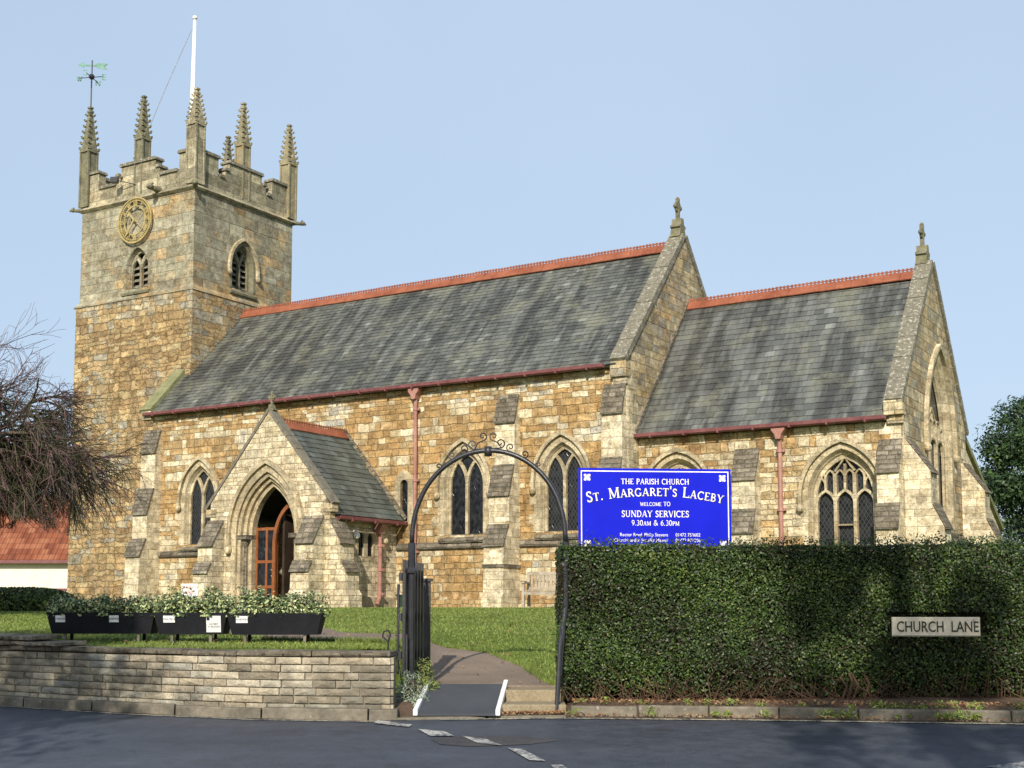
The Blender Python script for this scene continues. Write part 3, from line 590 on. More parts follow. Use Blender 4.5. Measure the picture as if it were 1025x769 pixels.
def ridge(p0,p1,parent=None,step=0.42,w=0.2,dz=0.2,crest=True,name='ridge_tiles'):
    p0,p1=Vector(p0),Vector(p1); d=p1-p0; L=d.length; A=d/L; Sd=A.cross(Vector((0,0,1))); b=B(); n=int(L/step)
    for i in range(n):
        a=p0+A*(L*i/n+0.004); c=p0+A*(L*(i+1)/n-0.004); j=random.uniform(-0.006,0.006); a.z+=j;c.z+=j
        vs=[]
        for q in(a,c): vs+=[q+Sd*w+Vector((0,0,-dz)),q+Vector((0,0,0.03)),q-Sd*w+Vector((0,0,-dz)),q+Sd*(w-0.02)+Vector((0,0,-dz-0.02)),q-Sd*(w-0.02)+Vector((0,0,-dz-0.02))]
        b.add(vs,[(0,1,6,5),(1,2,7,6),(0,5,8,3),(2,4,9,7),(0,3,4,2,1),(5,6,7,9,8)],random.random())
        if crest:
            for k in range(4):
                q=a+A*((c-a).length*(k+0.5)/4); 
                b.obox(q+Vector((0,0,0.045)),(0.022,0.05,0.05),Matrix.Rotation(math.atan2(A.y,A.x)+PI/2,4,'Z'))
            q=(a+c)/2; b.obox(q+Vector((0,0,0.075)),(0.024,(c-a).length,0.028),Matrix.Rotation(math.atan2(A.y,A.x)+PI/2,4,'Z'))
            for k in range(4):
                q=a+A*((c-a).length*(k+0.5)/4); b.obox(q+Vector((0,0,0.10)),(0.022,0.06,0.028),Matrix.Rotation(math.atan2(A.y,A.x)+PI/2,4,'Z'))
    return part(b,name,'ridge')
ridge((-13.75,3.8,11.52),(2.9,3.8,11.58),w=0.22,dz=0.24); ridge((3.3,4.0,9.82),(9.88,4.0,9.88),w=0.2,dz=0.22); ridge((-6.05,-3.0,6.2),(-6.05,-0.02,6.2),w=0.16,dz=0.18)
# gable copings (stone slabs laid up the rake)
def coping(side0,apex,w0,w1,th,mat,axis,name='gable_coping',slabs=7):
    # side0 (s,z), apex (s,z) in the gable plane; w0,w1 extent along the roof
    b=B(); s0,z0=side0; s1,z1=apex; L=math.hypot(s1-s0,z1-z0); n=(-(z1-z0)/L,(s1-s0)/L)
    if n[1]<0:n=(-n[0],-n[1])
    for i in range(slabs):
        t0=i/slabs+0.002; t1=(i+1)/slabs-0.002; j=random.uniform(-0.006,0.006)
        q=[(s0+(s1-s0)*t0,z0+(z1-z0)*t0),(s0+(s1-s0)*t1,z0+(z1-z0)*t1)]
        q=q+[(q[1][0]+n[0]*(th+j),q[1][1]+n[1]*(th+j)),(q[0][0]+n[0]*(th+j),q[0][1]+n[1]*(th+j))]
        mp=(lambda s,t,d:(d,s,t)) if axis=='E' else (lambda s,t,d:(s,d,t))
        b.prism(q,mp,w0,w1)
    return part(b,name,mat)
coping((-0.14,7.42),(3.8,11.72),2.88,3.34,0.15,'coping','E'); coping((7.74,7.42),(3.8,11.72),2.88,3.34,0.16,'coping','E')
coping((-0.14,7.42),(1.6,9.22),-14.5,-13.98,0.16,'green_stone','E',slabs=2)
coping((0.52,5.85),(4.0,10.02),9.86,10.3,0.15,'coping','E'); coping((7.48,5.85),(4.0,10.02),9.86,10.3,0.15,'coping','E')
coping((-3.78,3.75),(-6.05,6.42),-3.43,-3.12,0.08,'coping_dark','S'); coping((-8.32,3.75),(-6.05,6.42),-3.43,-3.12,0.08,'coping_dark','S')
for q in ((2.86,3.33,-0.19,0.12,7.05,7.46),(2.90,3.30,-0.1,-0.003,6.85,7.045),(9.84,10.3,0.43,0.75,5.58,5.93),(9.88,10.28,0.55,0.647,5.38,5.575),(-14.45,-14.0,-0.2,0.1,7.2,7.5),(-4.16,-3.78,-3.43,-3.13,3.55,3.78),(-4.14,-3.86,-3.41,-3.16,3.35,3.545),(-8.32,-7.92,-3.43,-3.13,3.55,3.78)):
    b=B(); b.box(*q); part(b,'kneeler','gable',bevel=0.02)
# lead flashing where chancel roof meets nave, and porch roof meets nave
b=B(); b.prism([(0.47,5.62),(4.0,9.8),(4.0,9.9),(0.4,5.7)],lambda s,t,d:(d,s,t),3.288,3.34); part(b,'flashing','weather'); b=B(); b.prism([(-3.82,3.52),(-6.05,6.24),(-6.05,6.34),(-3.76,3.6)],lambda s,t,d:(s,d,t),-0.06,-0.003); part(b,'flashing','weather')
# gable crosses
def cross(c,ax,s=1.0,base=True):
    x,y,z=c; b=B()
    if base:
        b.prism([(-0.26,0),(0.26,0),(0.17,0.28),(0.24,0.32),(0.24,0.38),(0.12,0.42),(0.08,0.62),(-0.08,0.62),(-0.12,0.42),(-0.24,0.38),(-0.24,0.32),(-0.17,0.28)],(lambda s_,t,d:(x+d,y+s_*s,z+t*s)) if ax=='E' else (lambda s_,t,d:(x+s_*s,y+d,z+t*s)),-0.17*s,0.17*s)
    base_o=part(b,'gable_finial','pinn')
    b=B(); mp=(lambda s_,t,d:(x+d,y+s_*s,z+t*s)) if ax=='E' else (lambda s_,t,d:(x+s_*s,y+d,z+t*s))
    b.bar([(0,0.6),(0,1.3)],0.045,mp,-0.06*s,0.06*s); b.bar([(-0.22,1.02),(0.22,1.02)],0.045,mp,-0.055*s,0.055*s)
    ring_o=[(0.16*math.cos(a),1.02+0.16*math.sin(a)) for a in np.linspace(0,2*PI,17)]
    b.bar(ring_o,0.028,mp,-0.04*s,0.04*s)
    for p in((0,1.3),(-0.22,1.02),(0.22,1.02)): b.blob(mp(*p,0),0.065*s,n=6)
    b.blob(mp(0,0.72,0),0.06*s,n=6); part(b,'cross','pinn',base_o)
cross((3.1,3.8,11.74),'E',0.9); cross((10.02,4.0,10.02),'E',0.85); cross((-6.05,-3.28,6.3),'S',0.52)
# gutters and pipes
def gutter(p0,p1,name='gutter'):
    p0,p1=Vector(p0),Vector(p1); A=(p1-p0).normalized(); O=A.cross(Vector((0,0,1)));
    prof=[(-0.075,0.055),(-0.085,0.05),(-0.075,-0.02),(-0.03,-0.06),(0.03,-0.06),(0.07,-0.03),(0.075,0.055),(0.055,0.055),(0.055,-0.02),(0,-0.04),(-0.055,-0.02),(-0.06,0.055)]
    b=B(); b.prism(prof,lambda s,t,d:tuple(p0+O*s+Vector((0,0,t))+A*d),0,(p1-p0).length); 
    n=int((p1-p0).length/0.9)
    for i in range(n): q=p0+A*(i+0.5)*(p1-p0).length/n-Vector((0,0,0.03)); b.obox(q,(0.05,0.19,0.1),Matrix.Rotation(math.atan2(A.y,A.x),4,'Z'))
    return part(b,name,'gutter')
gutter((-14.25,-0.27,7.36),(2.72,-0.27,7.36)); gutter((3.3,0.39,5.52),(9.9,0.39,5.52)); gutter((-3.80,-3.1,3.42),(-3.80,-0.02,3.42))
def pipe(x,y,ztop,zbot,s=1.0,shoe=True,r=0.055,dx=0,dy=-1):
    b=B(); b.tube([(x,y,ztop-0.3*s),(x,y,zbot+0.1),(x+dx*0.02,y+dy*0.03,zbot)],r,10)
    if shoe: b.tube([(x,y,zbot+0.12),(x+dx*0.04,y+dy*0.05,zbot+0.02),(x+dx*0.2,y+dy*0.2,zbot-0.16)],r*1.1,10)
    z=ztop-0.35
    zz=[ztop-0.6-k*(ztop-zbot)/3.1 for k in range(3)]
    for q in zz: b.tube([(x,y,q-0.04),(x,y,q+0.04)],r*1.45,10); b.box(x-0.11,x+0.11,y+0.01,y+0.09,q-0.03,q+0.03)
    o=part(b,'downpipe','pipe',smooth=False)
    h=B(); h.prism([(-0.06,-0.32),(0.06,-0.32),(0.09,-0.2),(0.17,-0.1),(0.19,0.04),(-0.19,0.04),(-0.17,-0.1),(-0.09,-0.2)],lambda a,t,d:(x+a*s,y+d,ztop+t*s),-0.15*s,0.11*s); part(h,'hopper','pipe',o,bevel=0.01)
pipe(-3.42,-0.12,7.3,0.95); pipe(7.22,0.53,5.5,0.95); pipe(-3.98,-1.0,3.36,1.25,0.9,dx=0.3,dy=-1)
# chancel --------------------------------------------------------
CW=[(4.4,0.78,2.55,4.0,4.9),(8.74,0.88,2.5,3.72,4.88)]
b=B(); b.slab([(3.29,0.4),(10.2,0.4),(10.2,5.6),(3.29,5.6)],[hole(*w) for w in CW],mS(0.65),0,0.5); b.box(3.29,9.9,6.9,7.35,0.4,5.6); part(b,'chancel_wall','chancel')
for c,h,zb,zs,za in CW: window(mS(0.65),c,h,zb,zs,za,kind='three',depth=0.36,sur=0.1,splay=0.15,quoin=0.12)
EW=(4.3,1.3,3.1,5.3,7.55)
part(gable(10.24,0.656,7.344,5.97,4.0,9.99,0.45,[hole(*EW)]),'chancel_gable_wall','gable')
window(mE(10.24),*EW,kind='three',depth=0.26,splay=0.16,sur=0.2)
b=B(); b.prism([(10.24,2.62),(10.38,2.7),(10.38,2.78),(10.24,3.02)],lambda s,t,d:(s+0.002,d,t),1.3,6.7); part(b,'east_sill_course','weather')
for q in ((mS(0.65),10.2,1,5.4,-1),(mE(10.24),0.66,1,5.6,1),(mE(10.24),7.33,1,5.6,-1)):
    b=B(); quoins(b,*q); part(b,'quoins','cream')
def cprof(k): return [(-0.02,0.4),(0.95*k,0.4),(0.95*k,1.2),(0.86*k,1.4),(0.85*k,2.88),(0.58*k,3.45),(0.58*k,4.22),(0.04,5.0),(-0.02,5.0)],[(0.86*k,2.88,0.6*k,3.45),(0.59*k,4.22,0.06,5.0)]
p,wv=cprof(0.72)
for u0,u1 in ((6.05,6.66),(9.70,10.22)): buttress(church,u0,u1,0,p,wv,lambda s,t,d:(d,0.65-s,t))
p,wv=cprof(1.05)
for w0,w1 in ((0.67,1.3),(6.7,7.33)): buttress(church,w0,w1,0,p,wv,lambda s,t,d:(10.24+s,d,t))
# vestry on the north side
b=B(); b.slab([(7.36,0.4),(12.5,0.4),(12.5,3.5),(7.36,5.85)],[],mE(10.1),0,5.0); part(b,'vestry_wall','cream')
b=B(); b.prism([(7.37,5.86),(12.55,3.45),(12.6,3.58),(7.37,6.02)],lambda s,t,d:(d,s,t),4.5,10.2); part(b,'vestry_coping','green_stone')
# eaves course under gutters
for q in ((-14.1,2.75,-0.04,-0.003,7.2,7.3),(3.3,9.8,0.61,0.647,5.36,5.46)):
    b=B(); b.box(*q); part(b,'eaves_course','chancel')
# tower -------------------------------------------------------------
TX0,TX1,TY0,TY1=-19.46,-13.85,1.4,6.5
SB=(-16.55,0.56,12.25,12.95,13.75); EB=(3.85,0.56,12.35,13.15,14.0)
b=B(); k=0.13
b.box(TX0-0.03,TX1+k,TY0-k,TY1+k,0.3,11.85); part(b,'tower_lower_stage','tower_low')
b=B(); # sloped offset
def frus(b,x0,x1,y0,y1,z0,z1,k0,k1):
    vs=[(x0-k0,y0-k0,z0),(x1+k0,y0-k0,z0),(x1+k0,y1+k0,z0),(x0-k0,y1+k0,z0),(x0-k1,y0-k1,z1),(x1+k1,y0-k1,z1),(x1+k1,y1+k1,z1),(x0-k1,y1+k1,z1)]
    b.add(vs,[(0,3,2,1),(4,5,6,7),(0,1,5,4),(1,2,6,5),(2,3,7,6),(3,0,4,7)])
frus(b,TX0,TX1,TY0,TY1,11.85,12.06,0.16,0.02); part(b,'tower_offset','tower_top')
b=B(); b.slab([(TX0,11.9),(TX1,11.9),(TX1,15.45),(TX0,15.45)],[hole(*SB)],mS(TY0),0,0.6)
b.slab([(TY0+0.006,11.9),(TY1,11.9),(TY1,15.45),(TY0+0.006,15.45)],[hole(*EB)],mE(TX1+0.004),0,0.6)
b.box(TX0,TX0+0.5,TY0+0.6,TY1-0.004,11.9,15.45); b.box(TX0+0.5,TX1-0.6,TY1-0.5,TY1-0.004,11.9,15.45)
part(b,'tower_belfry_stage','tower_top')
window(mS(TY0),*SB,louvre=True,glass='dark_gap',depth=0.3,hood=False,dress='tower_top',sur=0.12,splay=0.09)
window(mE(TX1+0.004),*EB,louvre=True,glass='dark_gap',depth=0.3,hood=True,dress='pinn',sur=0.1,splay=0.09)
b=B(); frus(b,TX0,TX1,TY0,TY1,15.40,15.48,0.03,0.13); frus(b,TX0,TX1,TY0,TY1,15.48,15.60,0.13,0.02); part(b,'cornice','parapet')
b=B(); b.box(TX0+0.1,TX1-0.1,TY0+0.1,TY1-0.1,15.5,15.7); part(b,'tower_roof','weather')
def parapet(mp,L,th=0.32):
    # profile centred at 0 over length L
    h=L/2; c=[(-h,16.80),(-h+0.78,16.80),(-h+0.78,16.18),(-1.05,16.18),(-1.05,16.48),(-0.85,16.48),(-0.85,16.8)]
    c+=[(-x,z) for x,z in reversed(c)]
    poly=[(-h,15.58)]+c+[(h,15.58)]
    b=B(); b.prism([(x,z) for x,z in poly],mp,0.0,th); o=part(b,'parapet','parapet')
    b=B()
    def cap(x0,x1,z): b.prism([(x0,z+0.002),(x0,z+0.05),(x0+0.03,z+0.11),(x1-0.03,z+0.11),(x1,z+0.05),(x1,z+0.002)],mp,-0.06,th+0.06)
    for x0,x1,z in ((-h-0.03,-h+0.83,16.8),(-h+0.84,-1.1,16.18),(-1.1,-0.9,16.49),(-0.9,0.9,16.81),(0.9,1.1,16.49),(1.1,h-0.84,16.18),(h-0.83,h+0.03,16.8)): cap(x0,x1,z)
    part(b,'parapet_coping','coping',o)
LX=TX1-TX0; LY=TY1-TY0; cx=(TX0+TX1)/2; cy=(TY0+TY1)/2
parapet(lambda s,t,d:(cx+s,TY0+0.02+d,t),LX-0.02); parapet(lambda s,t,d:(cx+s,TY1-0.02-d,t),LX-0.02)
parapet(lambda s,t,d:(TX1-0.02-d,cy+s,t),LY-0.72); parapet(lambda s,t,d:(TX0+0.02+d,cy+s,t),LY-0.72)
def pinnacle(x,y,zb,zg,zt,w,mat,label=None):
    b=B(); h=w/2; b.box(x-h,x+h,y-h,y+h,zb,zg)
    # sunk panel mouldings on shaft: corner rolls
    for sx in(-1,1):
        for sy in(-1,1): b.box(x+sx*h-0.035,x+sx*h+0.035,y+sy*h-0.035,y+sy*h+0.035,zb,zg-0.05)
    # gablets
    for a in range(4):
        M=Matrix.Rotation(a*PI/2,4,'Z')
        b.prism([(-h-0.05,zg-0.06),(h+0.05,zg-0.06),(0,zg+0.38)],lambda s,t,d:tuple((M@Vector((s,-(h+0.045)+d,0)))[:2][i]+(x,y)[i] for i in(0,1))+(t,),0,0.12)
    o=part(b,'pinnacle',mat,smooth=False)
    b=B(); n=7; sz=zt-zg-0.18
    frus(b,x,x,y,y,zg-0.02,zt-0.18,h*1.0,0.06)
    sp=B(); 
    for k in range(n):
        t=(k+0.35)/n; z=zg+t*sz; r=h*(1-t)+0.06*t
        for sx in(-1,1):
            for sy in(-1,1):
                q=0.064*(1-0.35*t); c=(x+sx*(r+0.015),y+sy*(r+0.015),z)
                b.obox(c,(q*1.6,q*1.6,q*1.1),Matrix.Rotation(sx*sy*0.4,4,'Z')); b.obox((c[0]+sx*0.03,c[1]+sy*0.03,c[2]+0.035),(q,q,q*1.2),Matrix.Rotation(0.6,4,'X'))
    b.box(x-0.09,x+0.09,y-0.09,y+0.09,zt-0.22,zt-0.14); b.box(x-0.05,x+0.05,y-0.05,y+0.05,zt-0.14,zt-0.02); b.box(x-0.08,x+0.08,y-0.08,y+0.08,zt-0.06,zt)
    part(b,'crocketed_spirelet',mat,o)
    if label: o['label']=label
    return o
for x,y,zt,mt,sz_,lb in ((TX0+.12,TY0+.12,19.45,'pinn',.4,None),(TX1-.12,TY0+.12,19.05,'parapet',.4,None),(TX1-.12,TY1-.12,19.3,'pinn_orange',.4,'pinnacle spotted with orange lichen'),(TX0+.12,TY1-.12,19.3,'pinn',.4,None),
    (cx,TY0+.2,19.35,'pinn',.34,None),(TX1-.2,cy,19.35,'pinn_orange',.34,'pinnacle spotted with orange lichen'),(cx-.35,TY1-.2,19.4,'pinn',.34,None),(TX0+.2,cy,19.2,'pinn',.34,None)):
    corner=sz_>.38
    pinnacle(x,y,15.62 if corner else 15.7,17.75,zt,sz_,mt,lb)
def gargoyle(x,y,z,dx,dy,s=1.0):
    l=math.hypot(dx,dy); dx/=l;dy/=l; b=B(); P=lambda d,zz:(x+dx*d*s,y+dy*d*s,z+zz*s)
    b.tube([P(-0.2,0.02),P(0.1,0.02),P(0.32,0.0),P(0.5,-0.01)],[0.15*s,0.14*s,0.10*s,0.09*s],7)
    b.blob(P(0.55,0.02),0.14*s,(1,1,0.9),7); b.blob(P(0.68,-0.03),0.07*s,n=6)
    for q in(-1,1): b.blob((x+dx*0.5*s-dy*q*0.1*s,y+dy*0.5*s+dx*q*0.1*s,z+0.14*s),0.045*s,n=5)
    part(b,'gargoyle','pinn',smooth=True)
gargoyle(TX0,TY0,15.5,-1,-1,0.62); gargoyle(TX1,TY0,15.5,1,-1,0.7); gargoyle(TX1,TY1,15.5,1,1,0.7); gargoyle(cx+1.1,TY0,15.62,0.1,-1,0.9)
# clock
def ringpoly(mp,c,r,hw,d0,d1,b,n=40): b.bar([(c[0]+r*math.cos(a),c[1]+r*math.sin(a)) for a in np.linspace(0,2*PI,n+1)],hw,mp,d0,d1)
cc=(-16.58,14.68); mp=mS(TY0); b=B(); Rk=0.84
ringpoly(mp,cc,Rk-0.03,0.024,-0.17,-0.12,b); ringpoly(mp,cc,Rk-0.13,0.012,-0.165,-0.125,b); ringpoly(mp,cc,0.52,0.02,-0.16,-0.12,b)
for i in range(60):
    a=2*PI*i/60; b.bar([(cc[0]+r*math.cos(a),cc[1]+r*math.sin(a)) for r in(Rk-0.13,Rk-0.05)],0.012,mp,-0.155,-0.135)
for i in range(4):
    a=PI/4+i*PI/2; b.bar([(cc[0]+r*math.cos(a),cc[1]+r*math.sin(a)) for r in(0.05,0.52)],0.01,mp,-0.13,-0.115)
clock=part(b,'clock_dial','gold')
NUM=['XII','I','II','III','IIII','V','VI','VII','VIII','IX','X','XI']; b=B()
for i,nm in enumerate(NUM):
    a=PI/2-i*PI/6; rd=(math.cos(a),math.sin(a)); tg=(rd[1],-rd[0]); ws={'I':0.05,'V':0.1,'X':0.1}; tot=sum(ws[c] for c in nm); off=-tot/2
    for c in nm:
        o2=off+ws[c]/2; off+=ws[c]
        def q(r,t): return (cc[0]+rd[0]*r+tg[0]*(o2+t),cc[1]+rd[1]*r+tg[1]*(o2+t))
        if c=='I': b.bar([q(0.53,0),q(0.70,0)],0.014,mp,-0.158,-0.126)
        if c=='V': b.bar([q(0.70,-0.04),q(0.53,0)],0.014,mp,-0.158,-0.126); b.bar([q(0.70,0.04),q(0.53,0)],0.009,mp,-0.16,-0.124)
        if c=='X': b.bar([q(0.70,-0.04),q(0.53,0.04)],0.014,mp,-0.158,-0.126); b.bar([q(0.70,0.04),q(0.53,-0.04)],0.009,mp,-0.16,-0.124)
part(b,'roman_numerals','gold',clock)
def hand(ang,L,w,d):
    a=PI/2-ang; dr=(math.cos(a),math.sin(a)); n=(-dr[1],dr[0]); P=lambda r,t:(cc[0]+dr[0]*r+n[0]*t,cc[1]+dr[1]*r+n[1]*t)
    b=B(); b.prism([P(-0.06,-w*.5),P(L*0.6,-w*.45),P(L*0.68,-w),P(L,0),P(L*0.68,w),P(L*0.6,w*.45),P(-0.06,w*.5)],mp,d-0.012,d); part(b,'clock_hand','gold',clock)
hand(2*PI*(10.6/12),0.45,0.075,-0.185); hand(2*PI*(36.0/60),0.72,0.06,-0.2)
# weathervane, flagpole, floodlight
vx,vy=TX0+.12,TY0+.12; b=B(); b.tube([(vx,vy,19.4),(vx,vy,21.25)],0.028,6); b.blob((vx,vy,20.62),0.11,n=8)
Mv=Matrix.Rotation(TH,4,'Z')
for a in range(4):
    M=Matrix.Rotation(a*PI/2+TH-0.15,4,'Z'); b.tube([Vector((vx,vy,20.6)),Vector((vx,vy,20.6))+M@Vector((0.46,0,0))],0.016,5)
vane=part(b,'weathervane','black'); b=B()
def vm(s,t,d): v=Vector((math.cos(TH+0.2)*s,math.sin(TH+0.2)*s,0)); return (vx+v.x+d*0.3,vy+v.y+d,21.05+t)
b.prism([(-0.5,-0.02),(-0.3,0.1),(-0.3,0.03),(0.1,0.03),(0.25,0.13),(0.55,0.11),(0.45,0.0),(0.55,-0.12),(0.25,-0.1),(0.1,-0.04),(-0.3,-0.04),(-0.3,-0.12)],vm,-0.012,0.012); part(b,'vane_arrow','copper',vane)
b=B()
LT={'N':[[(0,0),(0,1)],[(0,1),(.7,0)],[(.7,0),(.7,1)]],'E':[[(0,0),(0,1)],[(0,0),(.6,0)],[(0,.5),(.5,.5)],[(0,1),(.6,1)]],'S':[[(.6,.9),(.1,1),(0,.75),(.6,.3),(.5,0),(0,.1)]],'W':[[(0,1),(.25,0)],[(.25,0),(.45,.8)],[(.45,.8),(.65,0)],[(.65,0),(.9,1)]]}
for a,ch in enumerate('ENWS'):
    M=Matrix.Rotation(a*PI/2+TH-0.15,4,'Z'); p=Vector((vx,vy,20.48))+M@Vector((0.5,0,0))
    for st in LT[ch]: b.bar([(x*0.2-0.07,z*0.2) for x,z in st],0.018,lambda s,t,d:(p.x+s*math.cos(TH),p.y+s*math.sin(TH)+d,p.z+t),-0.01,0.01)
part(b,'compass_letters','copper',vane)
fx,fy=-16.62,3.95; b=B(); b.tube([(fx,fy,15.7),(fx,fy,19.5),(fx+0.02,fy,23.1)],[0.11,0.10,0.06],10); b.blob((fx+0.02,fy,23.2),0.1,(1,1,0.8),8); fp=part(b,'flagpole','white',smooth=True)
b=B(); b.tube([(fx-0.1+0.9*t*0-1.0*(t*(1-t))*0.9-0.35*t,fy-2.3*t,22.8-5.9*t-0.9*t*(1-t)) for t in np.linspace(0,1,12)],0.011,4); part(b,'halyard','coping',fp)
b=B(); b.tube([(cx-0.1,TY0,16.05),(cx-0.65,TY0-0.35,16.2)],0.02,6); b.obox((cx-0.72,TY0-0.4,16.2),(0.26,0.2,0.2),Matrix.Rotation(0.4,4,'Z')); part(b,'floodlight','black',bevel=0.02)
# porch -------------------------------------------------------------
pc=-6.06; pf=-3.4; b=B(); DO=(pc,1.1,0.95,3.05,4.75)
b.slab([(-8.15,0.4),(-4.0,0.4),(-4.0,3.99),(-6.05,6.41),(-8.15,3.94)],[arch(*DO)],mS(pf),0,0.4)
PWN=[(-1.66,0.13,2.45,2.95,3.1),(-1.24,0.13,2.45,2.95,3.1)]
b2=B(); b2.slab([(pf+0.402,0.4),(-0.004,0.4),(-0.004,3.42),(pf+0.402,3.42)],[arch(*w) for w in PWN],mE(-4.15),0,0.35)
b2.box(-8.0,-7.65,pf+0.402,-0.004,0.4,3.42)
part(b,'porch_front_wall','porch'); part(b2,'porch_side_wall','porch')
b=B(); mp=mE(-4.15); 
for w in PWN: b.ring(arch(w[0],w[1]+0.08,2.42,2.95,3.22),arch(w[0],w[1]-0.004,2.42,2.95,3.096),mp,-0.012,0.05)
Wp=part(b,'porch_side_window','dress'); b=B(); b.prism([(-1.85,2.4),(-1.05,2.4),(-1.05,3.15),(-1.85,3.15)],mp,0.05,0.07); part(b,'glass','glass',Wp)
b=B(); b.prism([(-4.15,1.35),(-4.06,1.3),(-4.06,0.4),(-4.15,0.4)],lambda s,t,d:(s+0.002,d,t),pf+0.41,-0.01); part(b,'porch_plinth','dress')
# moulded arch orders
b=B(); mp=mS(pf); ZS=3.05
for (h0,h1,a0,a1,d0,d1) in ((1.1,0.99,4.75,4.62,0.05,0.35),(1.0,0.88,4.63,4.5,0.16,0.38),(0.9,0.76,4.52,4.36,0.26,0.45)): b.ring(arch(pc,h0,0.95,ZS,a0,14),arch(pc,h1,0.95,ZS,a1,14),mp,d0,d1)
po=part(b,'arch_orders','dress')
b=B(); b.ring(arch(pc,1.27,0.95,ZS,4.97,14),arch(pc,1.095,0.95,ZS,4.745,14),mp,-0.03,0.1); b.ring(arch(pc,1.38,ZS-0.35,ZS,5.1,14),arch(pc,1.27,ZS-0.35,ZS,4.97,14),mp,-0.12,0.02)
for sg in(-1,1): b.blob((pc+sg*1.33,pf-0.08,ZS-0.42),0.12,(1,1,1.15),8)
part(b,'hood_mould','dress',po)
for sg in(-1,1):
    b=B(); b.tube([(pc+sg*0.93,pf+0.2,0.95),(pc+sg*0.93,pf+0.2,ZS-0.15)],0.06,8); b.box(pc+sg*0.93-0.17,pc+sg*0.93+0.17,pf+0.02,pf+0.42,ZS-0.14,ZS-0.02); b.tube([(pc+sg*0.93,pf+0.2,ZS-0.3),(pc+sg*0.93,pf+0.2,ZS-0.14)],[0.07,0.14],8); b.box(pc+sg*0.93-0.1,pc+sg*0.93+0.1,pf+0.1,pf+0.3,0.95,1.2); part(b,'capital_and_shaft','weather',po)
b=B(); b.box(pc-1.4,pc+1.4,pf-0.6,pf+0.4,0.6,1.03); part(b,'door_step','step')
# glazed oak doors
b=B(); yd=0.42; z0,z1=1.04,3.25; xL=pc-0.76
for x in(xL,xL+0.36,xL+0.70): b.box(x,x+0.07,pf+yd,pf+yd+0.06,z0,z1)
for z in(z0,1.55,2.25,z1-0.09): b.box(xL+0.01,xL+0.76,pf+yd+0.004,pf+yd+0.056,z,z+0.08)
d1=part(b,'porch_door','wood_red'); b=B(); b.box(xL+0.03,xL+0.74,pf+yd+0.025,pf+yd+0.035,z0+0.05,z1-0.05); part(b,'glass_pane','glass',d1)
b=B(); hx=pc-0.02; mpd=lambda s,t,d:(hx+s,pf+0.32+d+ -0.1*s,t)
H=1.15; arcp=[(0.0,z0),(0.0,2.75)]+[(0.9-0.9*math.cos(a),2.75+H*math.sin(a)) for a in np.linspace(0.1,PI*0.36,9)]
b.bar(arcp,0.055,mpd,0,0.07); d2=part(b,'porch_door','wood_red'); d2['label']='open arched porch door leaf'
b=B(); b.box(hx+0.16,hx+0.24,pf+0.5,pf+1.2,z0,3.6); part(b,'door_panel','wood_dark',d2)
b=B(); b.box(pc-0.7,pc+0.7,-0.09,-0.01,1.0,3.6); part(b,'inner_door','wood_dark')
# porch buttresses (angle pair each side, as in the photograph)
PP=[(-0.02,0.4),(0.78,0.4),(0.78,1.35),(0.68,1.5),(0.66,2.0),(0.5,2.25),(0.48,2.75),(0.04,3.45),(-0.02,3.45)]; PW=[(0.67,2.0,0.52,2.25),(0.49,2.75,0.06,3.45)]
buttress(church,-4.62,-4.02,0,PP,PW,lambda s,t,d:(d,pf-s,t),'porch'); buttress(church,-8.13,-7.6,0,PP,PW,lambda s,t,d:(d,pf-s,t),'porch')
buttress(church,pf+0.02,pf+0.6,0,PP,PW,lambda s,t,d:(-4.0+s,d,t),'porch'); 
b=B(); b.box(-4.1,-4.0,-0.8,-0.62,2.85,2.95); b.blob((-4.02,-0.7,2.9),0.09,n=7); part(b,'bulkhead_lamp','dress'); b=B(); b.blob((-4.08,-1.95,3.0),0.1,n=7); b.box(-4.15,-4.05,-2.0,-1.9,3.05,3.15); part(b,'bulkhead_lamp','white')

# ---------------------------------------------------------------- things round the church
def loc(u,w,z=0): return (OX+u*math.cos(TH)+w*math.sin(TH), OY-u*math.sin(TH)+w*math.cos(TH), z)
# bench by the nave wall
bx=loc(2.0,-1.7,0); root=empty('bench',(bx[0],bx[1],gz(bx[0],bx[1])),-TH+0.25,'weathered grey wooden bench with slatted back on the lawn','bench')
for sx in(-0.72,0.72):
    b=B(); b.box(sx-0.035,sx+0.035,-0.3,-0.23,0,0.62); b.build('leg','wood_grey',root); b=B(); b.box(sx-0.035,sx+0.035,0.2,0.27,0,0.92); b.build('leg','wood_grey',root)
    b=B(); b.box(sx-0.045,sx+0.045,-0.33,0.2,0.62,0.66); b.build('armrest','wood_grey',root)
b=B(); [b.box(-0.7,0.7,-0.3+i*0.1,-0.22+i*0.1,0.41,0.44) for i in range(5)]; b.box(-0.7,0.7,-0.29,-0.25,0.33,0.41); b.build('seat','wood_grey',root)
b=B(); b.box(-0.7,0.7,0.215,0.255,0.84,0.92); b.box(-0.7,0.7,0.215,0.255,0.47,0.53); [b.box(-0.66+i*0.1,-0.6+i*0.1,0.225,0.245,0.53,0.84) for i in range(14)]; b.build('backrest','wood_grey',root)
